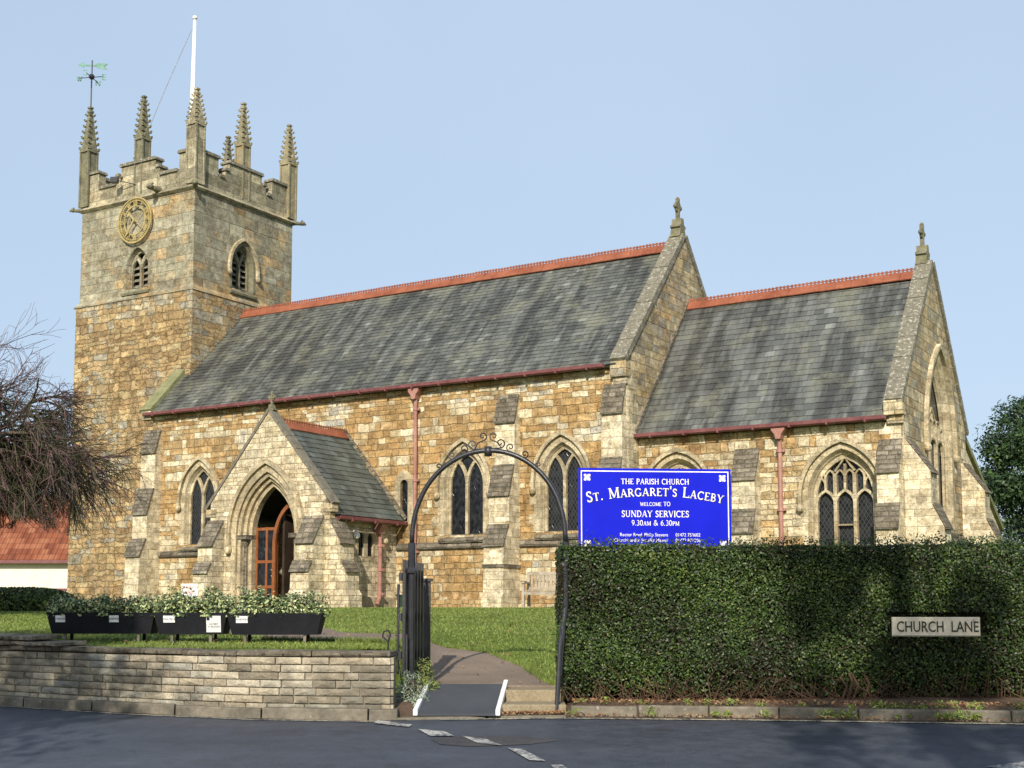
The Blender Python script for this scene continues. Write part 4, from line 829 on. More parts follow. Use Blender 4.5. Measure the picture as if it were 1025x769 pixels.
def text(s,size,name,mat,parent,M,align='CENTER',ext=0.001,offset=0.0,sx=1.0):
    cu=bpy.data.curves.new(name,'FONT'); cu.body=s; cu.size=size; cu.align_x=align; cu.align_y='CENTER'; cu.extrude=ext; cu.offset=offset; cu.resolution_u=3
    t=bpy.data.objects.new('tmp',cu); COL.objects.link(t); bpy.context.view_layer.update()
    me=bpy.data.meshes.new_from_object(t.evaluated_get(bpy.context.evaluated_depsgraph_get())); bpy.data.objects.remove(t); me.name=name
    me.transform(M@Matrix.Diagonal((sx,1,1,1))); me.materials.clear(); me.materials.append(MAT[mat] if isinstance(mat,str) else mat)
    o=bpy.data.objects.new(name,me); COL.objects.link(o); o.parent=parent; return o
# CHURCH OPEN board
root=empty('notice_board',(-8.02,33.0,gz(-8.02,33.0)),-0.1,'white board with pale red lettering standing left of the porch','notice board')
b=B(); b.box(-0.215,0.215,-0.012,0.012,0.27,0.60); b.build('board','white',root)
for q in(-0.17,0.13): b=B(); b.box(q,q+0.04,0.013,0.05,-0.02,0.58); b.build('stake','wood_grey',root)
RX=Matrix.Rotation(PI/2,4,'X')
text('CHURCH',0.105,'lettering','red_text',root,Matrix.Translation((0,-0.016,0.50))@RX); text('OPEN',0.105,'lettering','red_text',root,Matrix.Translation((0,-0.016,0.37))@RX)
# green box by the porch pipe
bx=loc(-3.4,-0.55,0); root=empty('storage_box',(bx[0],bx[1],1.0),-TH,'small dark green bin standing at the wall beside the pink pipe','bin')
b=B(); vs=[(-0.17,-0.15,0),(0.17,-0.15,0),(0.17,0.15,0),(-0.17,0.15,0),(-0.2,-0.18,0.33),(0.2,-0.18,0.33),(0.2,0.18,0.33),(-0.2,0.18,0.33)]; b.add(vs,[(0,3,2,1),(4,5,6,7),(0,1,5,4),(1,2,6,5),(2,3,7,6),(3,0,4,7)]); b.build('body','green_bin',root,bevel=0.01); b=B(); b.box(-0.22,0.22,-0.2,0.2,0.332,0.39); b.build('lid','green_bin',root,bevel=0.01)
# pigeon on the parapet
px_,py_,_=loc(TX0+2.0,TY0+0.1); root=empty('pigeon',(px_,py_,16.3+0.0),1.0,'dark pigeon perched on the tower battlements left of the middle pinnacle','bird')
b=B(); b.tube([(-0.26,0,0.09),(-0.12,0,0.12),(0.0,0,0.14),(0.1,0,0.19),(0.14,0,0.27),(0.16,0,0.31),(0.19,0,0.32),(0.23,0,0.31)],[0.02,0.055,0.08,0.065,0.04,0.042,0.03,0.006],8); b.tube([(0.02,0.03,0.1),(0.02,0.03,0.0)],0.008,4); b.tube([(0.02,-0.03,0.1),(0.02,-0.03,0.0)],0.008,4); b.build('body','weather',root,smooth=True)

# low front wall ----------------------------------------------------
wall=empty('low_stone_wall',(-2.2,11.5,0.08),0,'low cream coursed stone garden wall with flat capstones along the kerb','garden wall')
WPTS=[(-9.0,15.75),(-7.5,14.75),(-5.05,13.2),(-3.43,12.1),(-2.5,11.6),(-1.85,11.38),(-1.02,11.28)]
def smooth_line(P,n=8):
    out=[]
    for i in range(len(P)-1):
        p0=Vector(P[max(i-1,0)]);p1=Vector(P[i]);p2=Vector(P[i+1]);p3=Vector(P[min(i+2,len(P)-1)])
        for k in range(n):
            t=k/n; out.append(0.5*((2*p1)+(p2-p0)*t+(2*p0-5*p1+4*p2-p3)*t*t+(-p0+3*p1-3*p2+p3)*t**3))
    return out+[Vector(P[-1])]
WL=smooth_line(WPTS); cum=[0]
for a,c in zip(WL,WL[1:]): cum.append(cum[-1]+(c-a).length)
def wat(s):
    for i in range(len(cum)-1):
        if s<=cum[i+1] or i==len(cum)-2:
            t=(s-cum[i])/(cum[i+1]-cum[i]); p=WL[i]+(WL[i+1]-WL[i])*t; d=(WL[i+1]-WL[i]).normalized(); return p,d
g=G('split_garden_wall_stone',0.9,0.15); P=g.obj(); at=g.n('ShaderNodeAttribute',attribute_name='rnd').outputs['Fac']
c=g.ramp(at,[(0,(0.22,0.19,0.14)),(0.3,(0.40,0.34,0.24)),(0.7,(0.52,0.46,0.34)),(1,(0.30,0.29,0.24))]); n1=g.noise(P,9,5,0.7).outputs['Fac']; n2=g.noise(P,45,4,0.7).outputs['Fac']; n3=g.noise(P,1.5,4,0.65).outputs['Fac']
c=g.mix(1.0,c,g.ramp(n1,[(0.3,0.65),(0.65,1.15)]),'MULTIPLY'); c=g.mix(1.0,c,g.ramp(n2,[(0.3,0.75),(0.7,1.2)]),'MULTIPLY'); c=g.mix(g.ramp(n3,[(0.47,0.0),(0.62,0.7)]),c,(0.13,0.12,0.095)); g.col(c); g.bump(g.M('ADD',n1,g.M('MULTIPLY',n2,0.5)),0.03); MAT['splitstone']=g.m
MAT['mortar']=plain('wall_mortar',(0.19,0.165,0.12),(0.29,0.25,0.19),14,0.95,0.1,0.01)
total=cum[-1]; zb,course,nc=0.06,0.0655,7
b=B()
def wbox(b,s0,s1,o0,o1,z0,z1,a,jit=0.0):
    (p0,d0),(p1,d1)=wat(s0),wat(s1); n0=Vector((d0.y,-d0.x)); n1_=Vector((d1.y,-d1.x)); J=lambda:random.uniform(-jit,jit)
    vs=[]
    for z in(z0,z1):
        for p,n_ in((p0,n0),(p1,n1_)):
            for o in(o0,o1): q=p+n_*(o+J()); vs.append((q.x,q.y,z+J()*0.6))
    # 0:p0 in,1:p0 out,2:p1 in,3:p1 out,4..7 top ; add rough front centre
    fs=[(0,2,6,4),(0,4,5,1),(2,3,7,6),(4,6,7,5),(0,1,3,2)]
    m=[((p0+p1)/2+(n0+n1_)/2*(o1+0.012+J())),]
    q=m[0]; vs+=[(q.x,q.y,(z0+z1)/2+J())]
    fs+=[(1,8,3),(3,8,7),(7,8,5),(5,8,1)]
    vs=[(v[0]+2.2,v[1]-11.5,v[2]-0.08) for v in vs]; b.add(vs,fs,a)
for r in range(nc):
    s=0.0
    while s<total-0.01:
        l=random.choice([0.13,0.2,0.24,0.28,0.34,0.38]); e=min(s+l,total)
        if total-e<0.08: e=total
        wbox(b,s+0.005,e-0.005,-0.0,0.012+random.uniform(0,0.012),zb+r*course+0.004,zb+(r+1)*course-0.004,random.random(),0.003); s=e
b.build('stone_courses','splitstone',wall,bevel=0.004)
b=B(); s=0
while s<total-0.01:
    e=min(s+0.35,total); 
    (p0,_),(p1,_)=wat(s),wat(e); 
    wbox(b,s,e-0.012 if e==total else e,-0.24,-0.004,0.0,zb+nc*course,0.5); s=e
b.build('mortar_core','mortar',wall)
b=B(); p,d=wat(total-0.0001)
for q in range(nc): ww=random.uniform(0.10,0.15); zz=zb+(q+0.5)*course-0.08
for q in range(nc):
    zz=zb+(q+0.5)*course-0.08; ww=random.uniform(0.09,0.15)
    b.box(p.x+2.2-0.012,p.x+2.2+0.02,p.y-11.5+0.0,p.y-11.5+ww,zz-course/2+.004,zz+course/2-.004,random.random()); b.box(p.x+2.2-0.012,p.x+2.2+0.016,p.y-11.5+ww+.008,p.y-11.5+0.25,zz-course/2+.004,zz+course/2-.004,random.random())
b.build('end_stones','splitstone',wall,bevel=0.004)
b=B(); (p,d)=wat(total-0.001); 
s=0
while s<total:
    l=random.uniform(0.45,0.75); e=min(s+l,total+0.0)
    if total-e<0.2: e=total
    tilt=random.uniform(-0.004,0.006); wbox(b,s+0.004,e-0.004,-0.28,0.035,zb+nc*course+0.006+tilt,zb+nc*course+0.052+tilt,random.random()*0.5,0.004); s=e
# displaced flagstones at the left
for sx,o,dz,rz in((4.85,-0.12,0.085,0.12),(5.45,-0.1,0.08,-0.05),(4.35,-0.12,0.09,0.1),(5.05,-0.14,0.135,-0.08),(4.5,-0.1,0.14,0.05)):
    p,d=wat(sx); b.obox((p.x+2.2+0*o,p.y-11.5-o,zb+nc*course+dz-0.08),(0.6,0.34,0.04),Matrix.Rotation(math.atan2(d.y,d.x)+rz,4,'Z')@Matrix.Rotation(0.04,4,'X'),0.2)
b.build('capstones','weather',wall,bevel=0.008)

# planters -----------------------------------------------------------
def planter(x0,x1,y,z,label,tags,rz=0.0,dy=0.0):
    L=x1-x0; root=empty('planter',((x0+x1)/2,y,z),rz,label,'planter','long black trough planters on the grass'); root.location.z-=0.02
    h=L/2; b=B(); zb0,zt=0.10,0.32
    o=[(-h+0.05,-0.13,zb0),(h-0.05,-0.13,zb0),(h-0.05,0.13,zb0),(-h+0.05,0.13,zb0),(-h,-0.17,zt),(h,-0.17,zt),(h,0.17,zt),(-h,0.17,zt)]
    i=[(-h+0.02,-0.15,zt),(h-0.02,-0.15,zt),(h-0.02,0.15,zt),(-h+0.02,0.15,zt),(-h+0.05,-0.13,zt-0.06),(h-0.05,-0.13,zt-0.06),(h-0.05,0.13,zt-0.06),(-h+0.05,0.13,zt-0.06)]
    b.add(o+i,[(0,3,2,1),(0,1,5,4),(1,2,6,5),(2,3,7,6),(3,0,4,7),(4,5,9,8),(5,6,10,9),(6,7,11,10),(7,4,8,11),(8,9,13,12),(9,10,14,13),(10,11,15,14),(11,8,12,15),(12,13,14,15)])
    b.build('trough','trough',root,recalc=False)
    for sx in(-h+0.18,h-0.18):
        for sy in(-0.1,0.1):
            b=B(); b.box(sx-0.014,sx+0.014,sy-0.014,sy+0.014,-0.03,0.098); b.build('leg','kerb' if sy<0 else 'trough',root)
    for (tx,w_,h_,zc,tl,mt) in tags:
        yy=-0.157-0.035*((zc-zb0)/(zt-zb0)-0.8)*0-0.004
        s_=(zc-zb0)/(zt-zb0); yy=-0.13-0.04*s_-0.004; tilt=math.atan2(0.04,0.22)
        M=Matrix.Translation((tx,yy,zc))@Matrix.Rotation(tilt,4,'X')
        b=B(); b.obox((0,0,0),(w_,0.006,h_)); me=b.build('plaque','white' if h_<0.1 else 'paleflat',root,bevel=0.0); me.data.transform(M)
        if h_<0.1: text(tl,0.030,'lettering','black',me,M@Matrix.Translation((0,-0.0045,0))@RX,ext=0.0003,sx=0.8)
        else:
            for q,t_ in enumerate(tl): text(t_,0.026,'lettering','black',me,M@Matrix.Translation((0,-0.0045,0.0-0.028*q))@RX,ext=0.0003)
            b=B(); b.obox((0,0,0),(0.03,0.004,0.03)); bb=b.build('emblem','black',me); bb.data.transform(M@Matrix.Translation((-0.055,-0.004,0.055)))
    return root
def lz(x,y): return lawnZ(y)
PLN=[(-4.83,-3.70,13.95,'black trough planter at the left end of the row, holly-like shrubs spilling over',[(-0.42,0.10,0.07,0.255,'IN MEMORY','w'),(0.14,0.10,0.07,0.255,'IN MEMORY','w')],-0.02),
     (-3.68,-2.92,13.82,'black trough planter in the middle of the row with a tall white notice sheet',[(-0.22,0.12,0.07,0.255,'DONATED BY','w'),(0.24,0.15,0.17,0.205,['LACEBY','IN BLOOM'],'n')],-0.03),
     (-2.90,-1.93,13.68,'black trough planter at the right end of the row nearest the iron gate',[(-0.33,0.12,0.07,0.255,'IN MEMORY','w')],-0.02)]
for x0,x1,y,lb,tg,rz in PLN: planter(x0,x1,y,lz(0,y)+0.005,lb,tg,rz)
r2=np.random.default_rng(11)
def shrub(cx_,cy_,cz_,sx,sy,sz,n,size,mat,name,label,cat,group=None,dome=True,stems=6,aspect=0.5,jit=0.9,low=0.0,core=None):
    root=empty(name,(cx_,cy_,cz_),0,label,cat,group); pts=[];nn=[]
    while len(pts)<n:
        p=r2.uniform(-1,1,3); 
        if not -0.1<p[2]: continue
        q=np.linalg.norm(p); 
        if q>1: continue
        lump=0.75+0.5*noise.noise(Vector((p[0]*sx*9+cx_*3,p[1]*5,p[2]*3)))
        if q>lump: continue
        if r2.random()>0.25+0.75*q: continue
        pts.append((p[0]*sx,p[1]*sy,low+max(p[2],-0.05)*sz)); nn.append((p[0],p[1]-0.5,p[2]+0.6))
    leaves('foliage',pts,nn,size,mat,root,aspect=aspect,jit=jit,rngs=r2)
    b=B()
    for k in range(stems):
        a=r2.uniform(0,2*PI); x=r2.uniform(-sx*0.7,sx*0.7); b.tube([(x*0.7,0,-0.02),(x,0.1*sy*math.sin(a),sz*0.4),(x+0.2*sx*math.cos(a)*0.5,sy*0.5*math.sin(a),sz*0.75)],[0.008,0.006,0.003],4)
    b.build('stems','twig',root); return root
k=0
for (x0,x1,y,_,_,rz) in PLN:
    n=3 if x1-x0>1 else 2
    for i in range(n):
        xx=x0+(x1-x0)*(i+0.5)/n; place=[['left end','middle','right end'],['left half','right half'],['left half','right half']][PLN.index((x0,x1,y,_,_,rz)) if False else k][i]
        which=['leftmost','middle','rightmost'][k]
        shrub(xx,y,lz(0,y)+0.26,(x1-x0)/n*0.78,0.22,0.25+0.08*r2.random(),2200,0.018,'varieg','variegated_shrub','variegated green and cream shrub in the %s of the %s black planter'%(place,which),'shrub','variegated shrubs growing in the planters',low=0.03)
    k+=1
# silver-leaved and green plants at the wall end by the gate
shrub(-0.92,11.75,0.05,0.2,0.2,0.34,1700,0.016,'silver','silver_shrub','silvery grey-leaved low shrub at the foot of the gate post','shrub',aspect=0.22,low=0.03)
shrub(-0.86,12.15,0.14,0.22,0.2,0.36,1500,0.018,'silver','leafy_shrub','grey-green feathery shrub behind the silvery one inside the gateway','shrub',aspect=0.25,low=0.03)
for c in bpy.data.objects['leafy_shrub'].children:
    if c.name.startswith('foliage'): c.data.materials[0]=MAT['grassblade']

# iron arch ------------------------------------------------------------
ax0,ax1=-0.905,0.475; ya,yb=11.95,11.75; arch_o=empty('iron_archway',((ax0+ax1)/2,(ya+yb)/2,0.1),0,'black wrought iron arch with scrolls over the church gateway','archway')
cxa=(ax0+ax1)/2; ha=(ax1-ax0)/2; zs=1.52; H=0.83
def ay(x): return ya+(yb-ya)*(x-ax0)/(ax1-ax0)
def rel(pts): return [(p[0]-cxa,p[1]-(ya+yb)/2,p[2]-0.1) for p in pts]
b=B(); b.tube(rel([(cxa+ha*math.cos(a),ay(cxa+ha*math.cos(a)),zs+H*math.sin(a)**0.92 if math.sin(a)>0 else zs) for a in np.linspace(PI,0,41)]),0.0225,10); b.tube(rel([(cxa,ay(cxa),zs+H-0.05),(cxa,ay(cxa),zs+H+0.035)]),0.036,10); b.build('arch_bar','black',arch_o,smooth=True)
b=B(); b.tube(rel([(ax0,ya,zs),(ax0,ya,zs-0.22)]),0.034,10); b.tube(rel([(ax0,ya,zs-0.22),(ax0,ya,zs-0.25),(ax0,ya,zs-0.27)]),[0.034,0.055,0.055],10); b.tube(rel([(ax0,ya,zs-0.27),(ax0,ya,0.1)]),0.031,10); b.build('post','black',arch_o,smooth=False)
b=B(); b.tube(rel([(ax1,yb,zs),(ax1,yb,zs-0.22)]),0.032,10); b.tube(rel([(ax1,yb,zs-0.22),(ax1,yb,0.95),(ax1-0.02,yb-0.02,0.8),(0.42,11.62,0.6),(0.385,11.56,0.02)]),[0.026,0.026,0.025,0.022,0.022],10); b.tube(rel([(0.45,11.67,0.75),(0.415,11.6,0.35)]),0.02,8); b.build('post','black',arch_o)
def spiral(c,r,turn,sgn,start):
    out=[]
    for i in range(22):
        t=i/21; a=start+sgn*turn*2*PI*t; rr=r*(1-0.82*t); out.append((c[0]+rr*math.cos(a),c[1]+rr*math.sin(a)))
    return out
def on(x): return zs+H*max(0,1-((x-cxa)/ha)**2)**0.46
b=B()
def scroll(x,r,sgn,hgt=0.0,tail=0.13):
    z=on(x)+r+0.02+hgt; sp=spiral((x,z),r,1.25,sgn,-PI/2)
    x2=x-sgn*tail; st=[(x2,on(x2)+0.015),(x-sgn*tail*0.5,on(x-sgn*tail*0.5)+0.018)]; pts=st+sp
    b.tube(rel([(p[0],ay(p[0]),p[1]) for p in pts]),0.006,5)
    z2=on(x2)
for x,r,s_,hh in ((cxa-0.33,0.035,-1,0.0),(cxa-0.22,0.04,1,0.0),(cxa-0.14,0.045,-1,0.01),(cxa+0.11,0.045,1,0.01),(cxa+0.2,0.04,-1,0.0),(cxa+0.33,0.035,1,0.0),(cxa-0.45,0.03,1,0),(cxa+0.45,0.03,-1,0)): scroll(x,r,s_,hh)
for sg in(-1,1):
    x=cxa+sg*0.05; sp=spiral((x,on(cxa)+0.13),0.042,1.2,-sg,-PI/2+sg*0.0); b.tube(rel([(cxa+sg*0.12,ay(cxa),on(cxa+0.12)+0.03),(cxa+sg*0.09,ay(cxa),on(cxa)+0.07)]+[(p[0],ay(p[0]),p[1]) for p in sp]),0.006,5)
b.build('scrollwork','black',arch_o)
# gate leaf opened back, with its stop post
gt=empty('iron_gate',(-0.975,11.88,0.2),R(84.5),'black barred gate leaf swung open at the left side of the path','gate')
b=B()
for i in range(7): x=0.05+i*0.165; b.box(x-0.02,x+0.02,-0.012,0.012,0.14,1.17+0.0*i)
b.build('bars','black',gt)
for z in(0.28,0.62,0.98): b=B(); b.box(0.0,1.12,0.014,0.04,z,z+0.07); b.build('rail','black',gt)
b=B(); b.tube([(0.04,0.05,0.15),(0.04,0.05,0.95)],0.012,6); b.tube([(-0.02,-0.04,-0.15),(-0.02,-0.04,0.5)],0.012,6); b.build('drop_bolt','black',gt)
gp=empty('gate_post',(-0.865,13.2,0.2),0,'square black wooden post with a flat cap behind the open gate','post'); b=B(); b.box(-0.055,0.055,-0.055,0.055,0,1.0); b.build('shaft','black',gp); b=B(); b.box(-0.075,0.075,-0.075,0.075,1.002,1.03); b.build('cap','black',gp)
b=B(); b.tube([(-1.08,11.62,0.55),(-1.08,11.62,0.63),(-1.10,11.62,0.66),(-1.13,11.62,0.69),(-1.12,11.62,0.73),(-1.08,11.62,0.74),(-1.06,11.62,0.70),(-1.08,11.62,0.65)],0.008,6); tag(b.build('iron_loop','black'),'small black iron ring catch standing on the wall end','catch')
# wheelchair ramp
rp_=empty('access_ramp',(-0.44,11.35,0.0),0,'grey portable ramp with white side rails laid over the entrance steps','ramp')
def rq(u,v,dz): # u 0..1 across, v 0..1 up
    xa=-0.80+(0.66)*u; xb=-0.745+0.67*u; x=xa+(xb-xa)*v; y=11.33+0.97*v; z=0.025+0.20*v; return (x+0.44,y-11.35,z+dz)
b=B(); b.add([rq(0,0,0),rq(1,0,0),rq(1,1,0),rq(0,1,0),rq(0,0,.015),rq(1,0,.015),rq(1,1,.015),rq(0,1,.015)],[(0,3,2,1),(4,5,6,7),(0,1,5,4),(1,2,6,5),(2,3,7,6),(3,0,4,7)]); b.build('deck','ramp',rp_)
for u0,u1 in((-0.06,0.0),(1.0,1.06)):
    b=B(); b.add([rq(u0,0,0),rq(u1,0,0),rq(u1,1,0),rq(u0,1,0),rq(u0,0,.055),rq(u1,0,.055),rq(u1,1,.055),rq(u0,1,.055)],[(0,3,2,1),(4,5,6,7),(0,1,5,4),(1,2,6,5),(2,3,7,6),(3,0,4,7)]); b.build('side_rail','white',rp_,bevel=0.006)

# hedge -----------------------------------------------------------------
hd=empty('hedge',(3.5,12.3,0.12),0,'tall clipped evergreen hedge with a square top along the pavement','hedge')
hx0,hx1,hy0,hy1,hz0,hz1=0.43,8.0,11.72,12.9,0.16,1.50
def hfront(x,z):  # front surface y
    k=0.09*noise.noise(Vector((x*1.3,z*1.8,1.3)))+0.035*noise.noise(Vector((x*5,z*5,7)))
    k+= -0.12*max(0,(x-2))*0.35     # hedge line comes forward to the right with the kerb
    lo=max(0,0.45-z); k+=lo*0.35
    if 3.2<x<4.25 and z<0.9: k+=0.07*sm((x-3.2)/0.15)*sm((4.25-x)/0.15)
    return hy0+k
def htop(x,y): return hz1-0.015+0.03*noise.noise(Vector((x*1.5,y*2,0)))+0.02*noise.noise(Vector((x*6,y*6,3)))+0.008*max(0,x-2)
pts=[];nm=[]; aa=[]
def addp(n,f):
    for _ in range(n):
        p,q=f(); pts.append((p[0]-3.5,p[1]-12.3,p[2]-0.12)); nm.append(q); 
def shp(x): # right edge of left end rounding
    return 0
def fr():
    x=r2.uniform(hx0,hx1) if r2.random()<0.25 else r2.uniform(hx0,5.2); z=hz0+(hz1-hz0)*r2.random()**0.92
    z=min(z,htop(x,hy0)); d=abs(r2.normal(0,0.05)); y=hfront(x,z)+d
    if z<0.45 and r2.random()<(0.45-z)*2.0: z=r2.uniform(0.45,1.4)
    return (x,y,z),(0,-1,0.35)
def tp(): x=r2.uniform(hx0,hx1); y=r2.uniform(hy0-0.2,hy1); y=max(y,hfront(x,hz1)); return (x,y,htop(x,y)-abs(r2.normal(0,0.02))+0.005),(0,-0.3,1)
def le(): y=r2.uniform(hy0,hy1); z=r2.uniform(0.3,hz1); return (hx0+0.03*noise.noise(Vector((y*3,z*3,2)))+abs(r2.normal(0,0.03)),y,z),(-1,-0.3,0.3)
addp(105000,fr); addp(15000,tp); addp(9000,le)
def sprig():
    x=r2.uniform(hx0,5.2); return (x,hfront(x,hz1)+r2.uniform(0,0.3),htop(x,12)+abs(r2.normal(0,0.022))+(0.06*r2.random()**3)),(0,-0.5,0.5)
addp(2500,sprig)
pa=np.array(pts); A=np.clip(0.40+0.24*r2.normal(0,1,len(pa))+np.array([0.42*noise.noise(Vector((p[0]*1.1,p[2]*1.5,5)))+0.2*noise.noise(Vector((p[0]*5,p[2]*5,8))) for p in pts]),0,1)
leaves('foliage',pa,nm,0.014,'hedge',hd,A=A,aspect=0.55,jit=0.75,rngs=r2)
b=B(); # solid core, its near-black colour stands for shade among the leaves
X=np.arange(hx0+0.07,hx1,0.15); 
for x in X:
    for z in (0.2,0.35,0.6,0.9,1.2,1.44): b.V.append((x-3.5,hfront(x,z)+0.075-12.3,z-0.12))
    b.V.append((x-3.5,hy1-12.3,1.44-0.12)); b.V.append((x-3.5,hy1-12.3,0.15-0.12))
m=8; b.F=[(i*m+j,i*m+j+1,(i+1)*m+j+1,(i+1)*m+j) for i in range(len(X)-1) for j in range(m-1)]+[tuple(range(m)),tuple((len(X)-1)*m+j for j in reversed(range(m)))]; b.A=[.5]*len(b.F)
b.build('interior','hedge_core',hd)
b=B()   # bare stems at the foot
for _ in range(620):
    x=r2.uniform(hx0+0.05,6.2); y=hfront(x,0.2)+r2.uniform(-0.02,0.12); l=r2.uniform(0.12,0.4); a=r2.normal(0,0.8)
    p0=(x,y,0.12); p1=(x+l*0.5*math.sin(a),y-0.03+r2.normal(0,0.03),0.12+l*0.6*abs(math.cos(a))); p2=(p1[0]+l*0.5*math.sin(a+r2.normal(0,0.5)),p1[1]-0.02,p1[2]+l*0.35*r2.uniform(0.2,1))
    b.tube([(q[0]-3.5,q[1]-12.3,q[2]-0.12) for q in(p0,p1,p2)],[0.005,0.004,0.002],3,cap=False)
for (x,l) in ((2.95,0.35),(3.1,0.3),(3.0,0.28),(4.5,0.3),(2.9,0.25)): b.tube([(x-3.5,hfront(x,0.2)-12.32,0.0),(x+0.04-3.5,hfront(x,0.2)-12.36,l*0.5),(x-0.02-3.5,hfront(x,0.2)-12.3,l)],[0.014,0.012,0.009],6)
b.build('bare_stems','twig',hd,recalc=False)
# weeds and litter at the kerb
pts=[];nm=[];AA=[]
for _ in range(60):
    x=r2.uniform(0.5,5.2); y=kerbY(x)+ (r2.uniform(0.22,0.42) if r2.random()<0.7 else r2.uniform(0.03,0.09)); m_=int(r2.uniform(15,50)); s=r2.uniform(0.03,0.09)
    for _ in range(m_): a=r2.uniform(0,2*PI); q=r2.random(); pts.append((x+s*q*math.cos(a),y+s*0.5*q*math.sin(a),0.03+(0.06 if y>kerbY(x)+0.15 else 0)+s*r2.random()*0.8)); nm.append((math.cos(a),math.sin(a)-0.5,0.4)); AA.append(r2.random())
tag(leaves('weeds',pts,nm,0.022,'grassblade',A=AA,aspect=0.25,rngs=r2),'small green weeds sprouting along the kerb below the hedge','weeds',kind='stuff')
pts=[];nm=[]
for _ in range(2600):
    x=r2.uniform(0.5,5.4) if r2.random()<0.8 else r2.uniform(-0.1,0.45); g_=x<0.5; y=kerbY(x)+((r2.uniform(0.2,0.6) if r2.random()<0.75 else r2.uniform(0.0,0.09)) if not g_ else abs(r2.normal(0,0.05))+0.03); pts.append((x,y,(0.035 if g_ else 0.02)+(0.10 if y>kerbY(x)+0.19 and not g_ else 0)+r2.random()*0.02)); nm.append((0,-0.4,1))
tag(leaves('leaf_litter',pts,nm,0.014,'litter',aspect=0.6,jit=0.5,rngs=r2),'brown dead leaves scattered at the foot of the hedge','leaf litter',kind='stuff')
pts=[];nm=[]
for _ in range(260):
    y=12.8+14*r2.random()**1.5; x=r2.uniform(-0.3,0.04)*y
    if x<-1.0 and y<kerbY(x)+0.5: continue
    pts.append((x,y,gz(x,y)+0.035)); nm.append((0,-0.3,1))
tag(leaves('fallen_leaves',pts,nm,0.022,'litter',aspect=0.6,jit=0.4,rngs=r2),'a few brown fallen leaves strewn over the lawn and path','leaf litter',kind='stuff')
# nameplate
npx=empty('street_nameplate',(3.60,11.30,0.775),R(-6),'cream street nameplate reading CHURCH LANE set in the hedge','street sign')
b=B(); b.box(-0.365,0.365,-0.008,0.008,-0.082,0.082); MAT['plate']=plain('cream_enamel',(0.66,0.57,0.40),(0.74,0.65,0.48),3,0.45,0.4,0.001,lichen=(0.3,0.26,0.2),lich=(0.66,0.75)); b.build('plate','plate',npx,bevel=0.004)
for q in(-0.3,0.26): b=B(); b.box(q,q+0.04,0.85,0.89,-0.7,0.06); b.build('support_post','kerb',npx); b=B(); b.box(q+0.01,q+0.03,0.009,0.849,-0.02,0.02); b.build('bracket','kerb',npx)
MAT['ink']=plain('nameplate_green_black',(0.02,0.035,0.02),(0.04,0.05,0.03),6,0.6,0.3,0)
text('CHURCH  LANE',0.128,'lettering','ink',npx,Matrix.Translation((0.012,-0.012,-0.004))@RX,offset=0.001,sx=0.74)
b=B(); b.box(-0.36,0.36,-0.0095,-0.0085,-0.078,-0.074); b.build('edge_line','ink',npx)

# parish sign -----------------------------------------------------------
ps=empty('church_sign',(1.35,12.45,0.06),R(5),'large royal blue church sign with cream lettering rising behind the hedge','sign')
g=G('blue_enamel',0.3,0.25); P=g.obj(); n=g.noise(P,3,3).outputs['Fac']; g.col(g.ramp(n,[(0.3,(0.002,0.006,0.42)),(0.7,(0.004,0.010,0.50))])); MAT['blue']=g.m
MAT['signw']=plain('cream_sign_letters',(0.78,0.74,0.64),(0.84,0.81,0.72),5,0.5,0.3,0); MAT['shadowk']=plain('black_letter_shade',(0.01,0.01,0.02),(0.015,0.015,0.03),5,0.5,0.3,0)
SW,SH=1.46,0.80; cz=1.79
b=B(); b.box(-SW/2,SW/2,-0.012,0.012,cz-SH/2,cz+SH/2); b.build('board','blue',ps,bevel=0.003)
b=B(); 
for x in(-0.5,0.5): b=B(); b.box(x-0.04,x+0.04,0.014,0.09,0,cz+SH/2-0.05); b.build('post','sign_post',ps)
mpS=lambda s,t,d:(s,-0.0135-d,cz+t)
b=B(); e=0.028; X_,Z_=SW/2-e,SH/2-e
for p in ([(-X_,Z_),(X_,Z_)],[(X_,-Z_),(-X_,-Z_)]): b.strip(p,0.005,mpS,0.0)
for p in ([(X_,Z_+0.005),(X_,-Z_-0.005)],[(-X_,-Z_-0.005),(-X_,Z_+0.005)]): b.strip(p,0.005,mpS,0.0004)
b.build('border_line','signw',ps)
b=B()
for sx in(-1,1):
    for sy in(-1,1):
        c=(sx*(X_-0.055),sy*(Z_-0.06))
        for k in range(4):
            a=PI/4+k*PI/2; b.strip([(c[0]+r*math.cos(a),c[1]+r*math.sin(a)) for r in(0.0,0.015,0.03,0.04)],[0.003,0.006,0.013,0.004],mpS,0.0006+0.0002*k)
        b.strip([(c[0]-0.03,c[1]),(c[0]+0.03,c[1])],0.003,mpS,0.0016); b.strip([(c[0],c[1]-0.03),(c[0],c[1]+0.03)],0.003,mpS,0.0019)
b.build('corner_ornament','signw',ps)
def arcp_(cx,cy,rx,ry,a0,a1,n=10): return [(cx+rx*math.cos(R(a)),cy+ry*math.sin(R(a))) for a in np.linspace(a0,a1,n)]
TK,TN=0.078,0.038
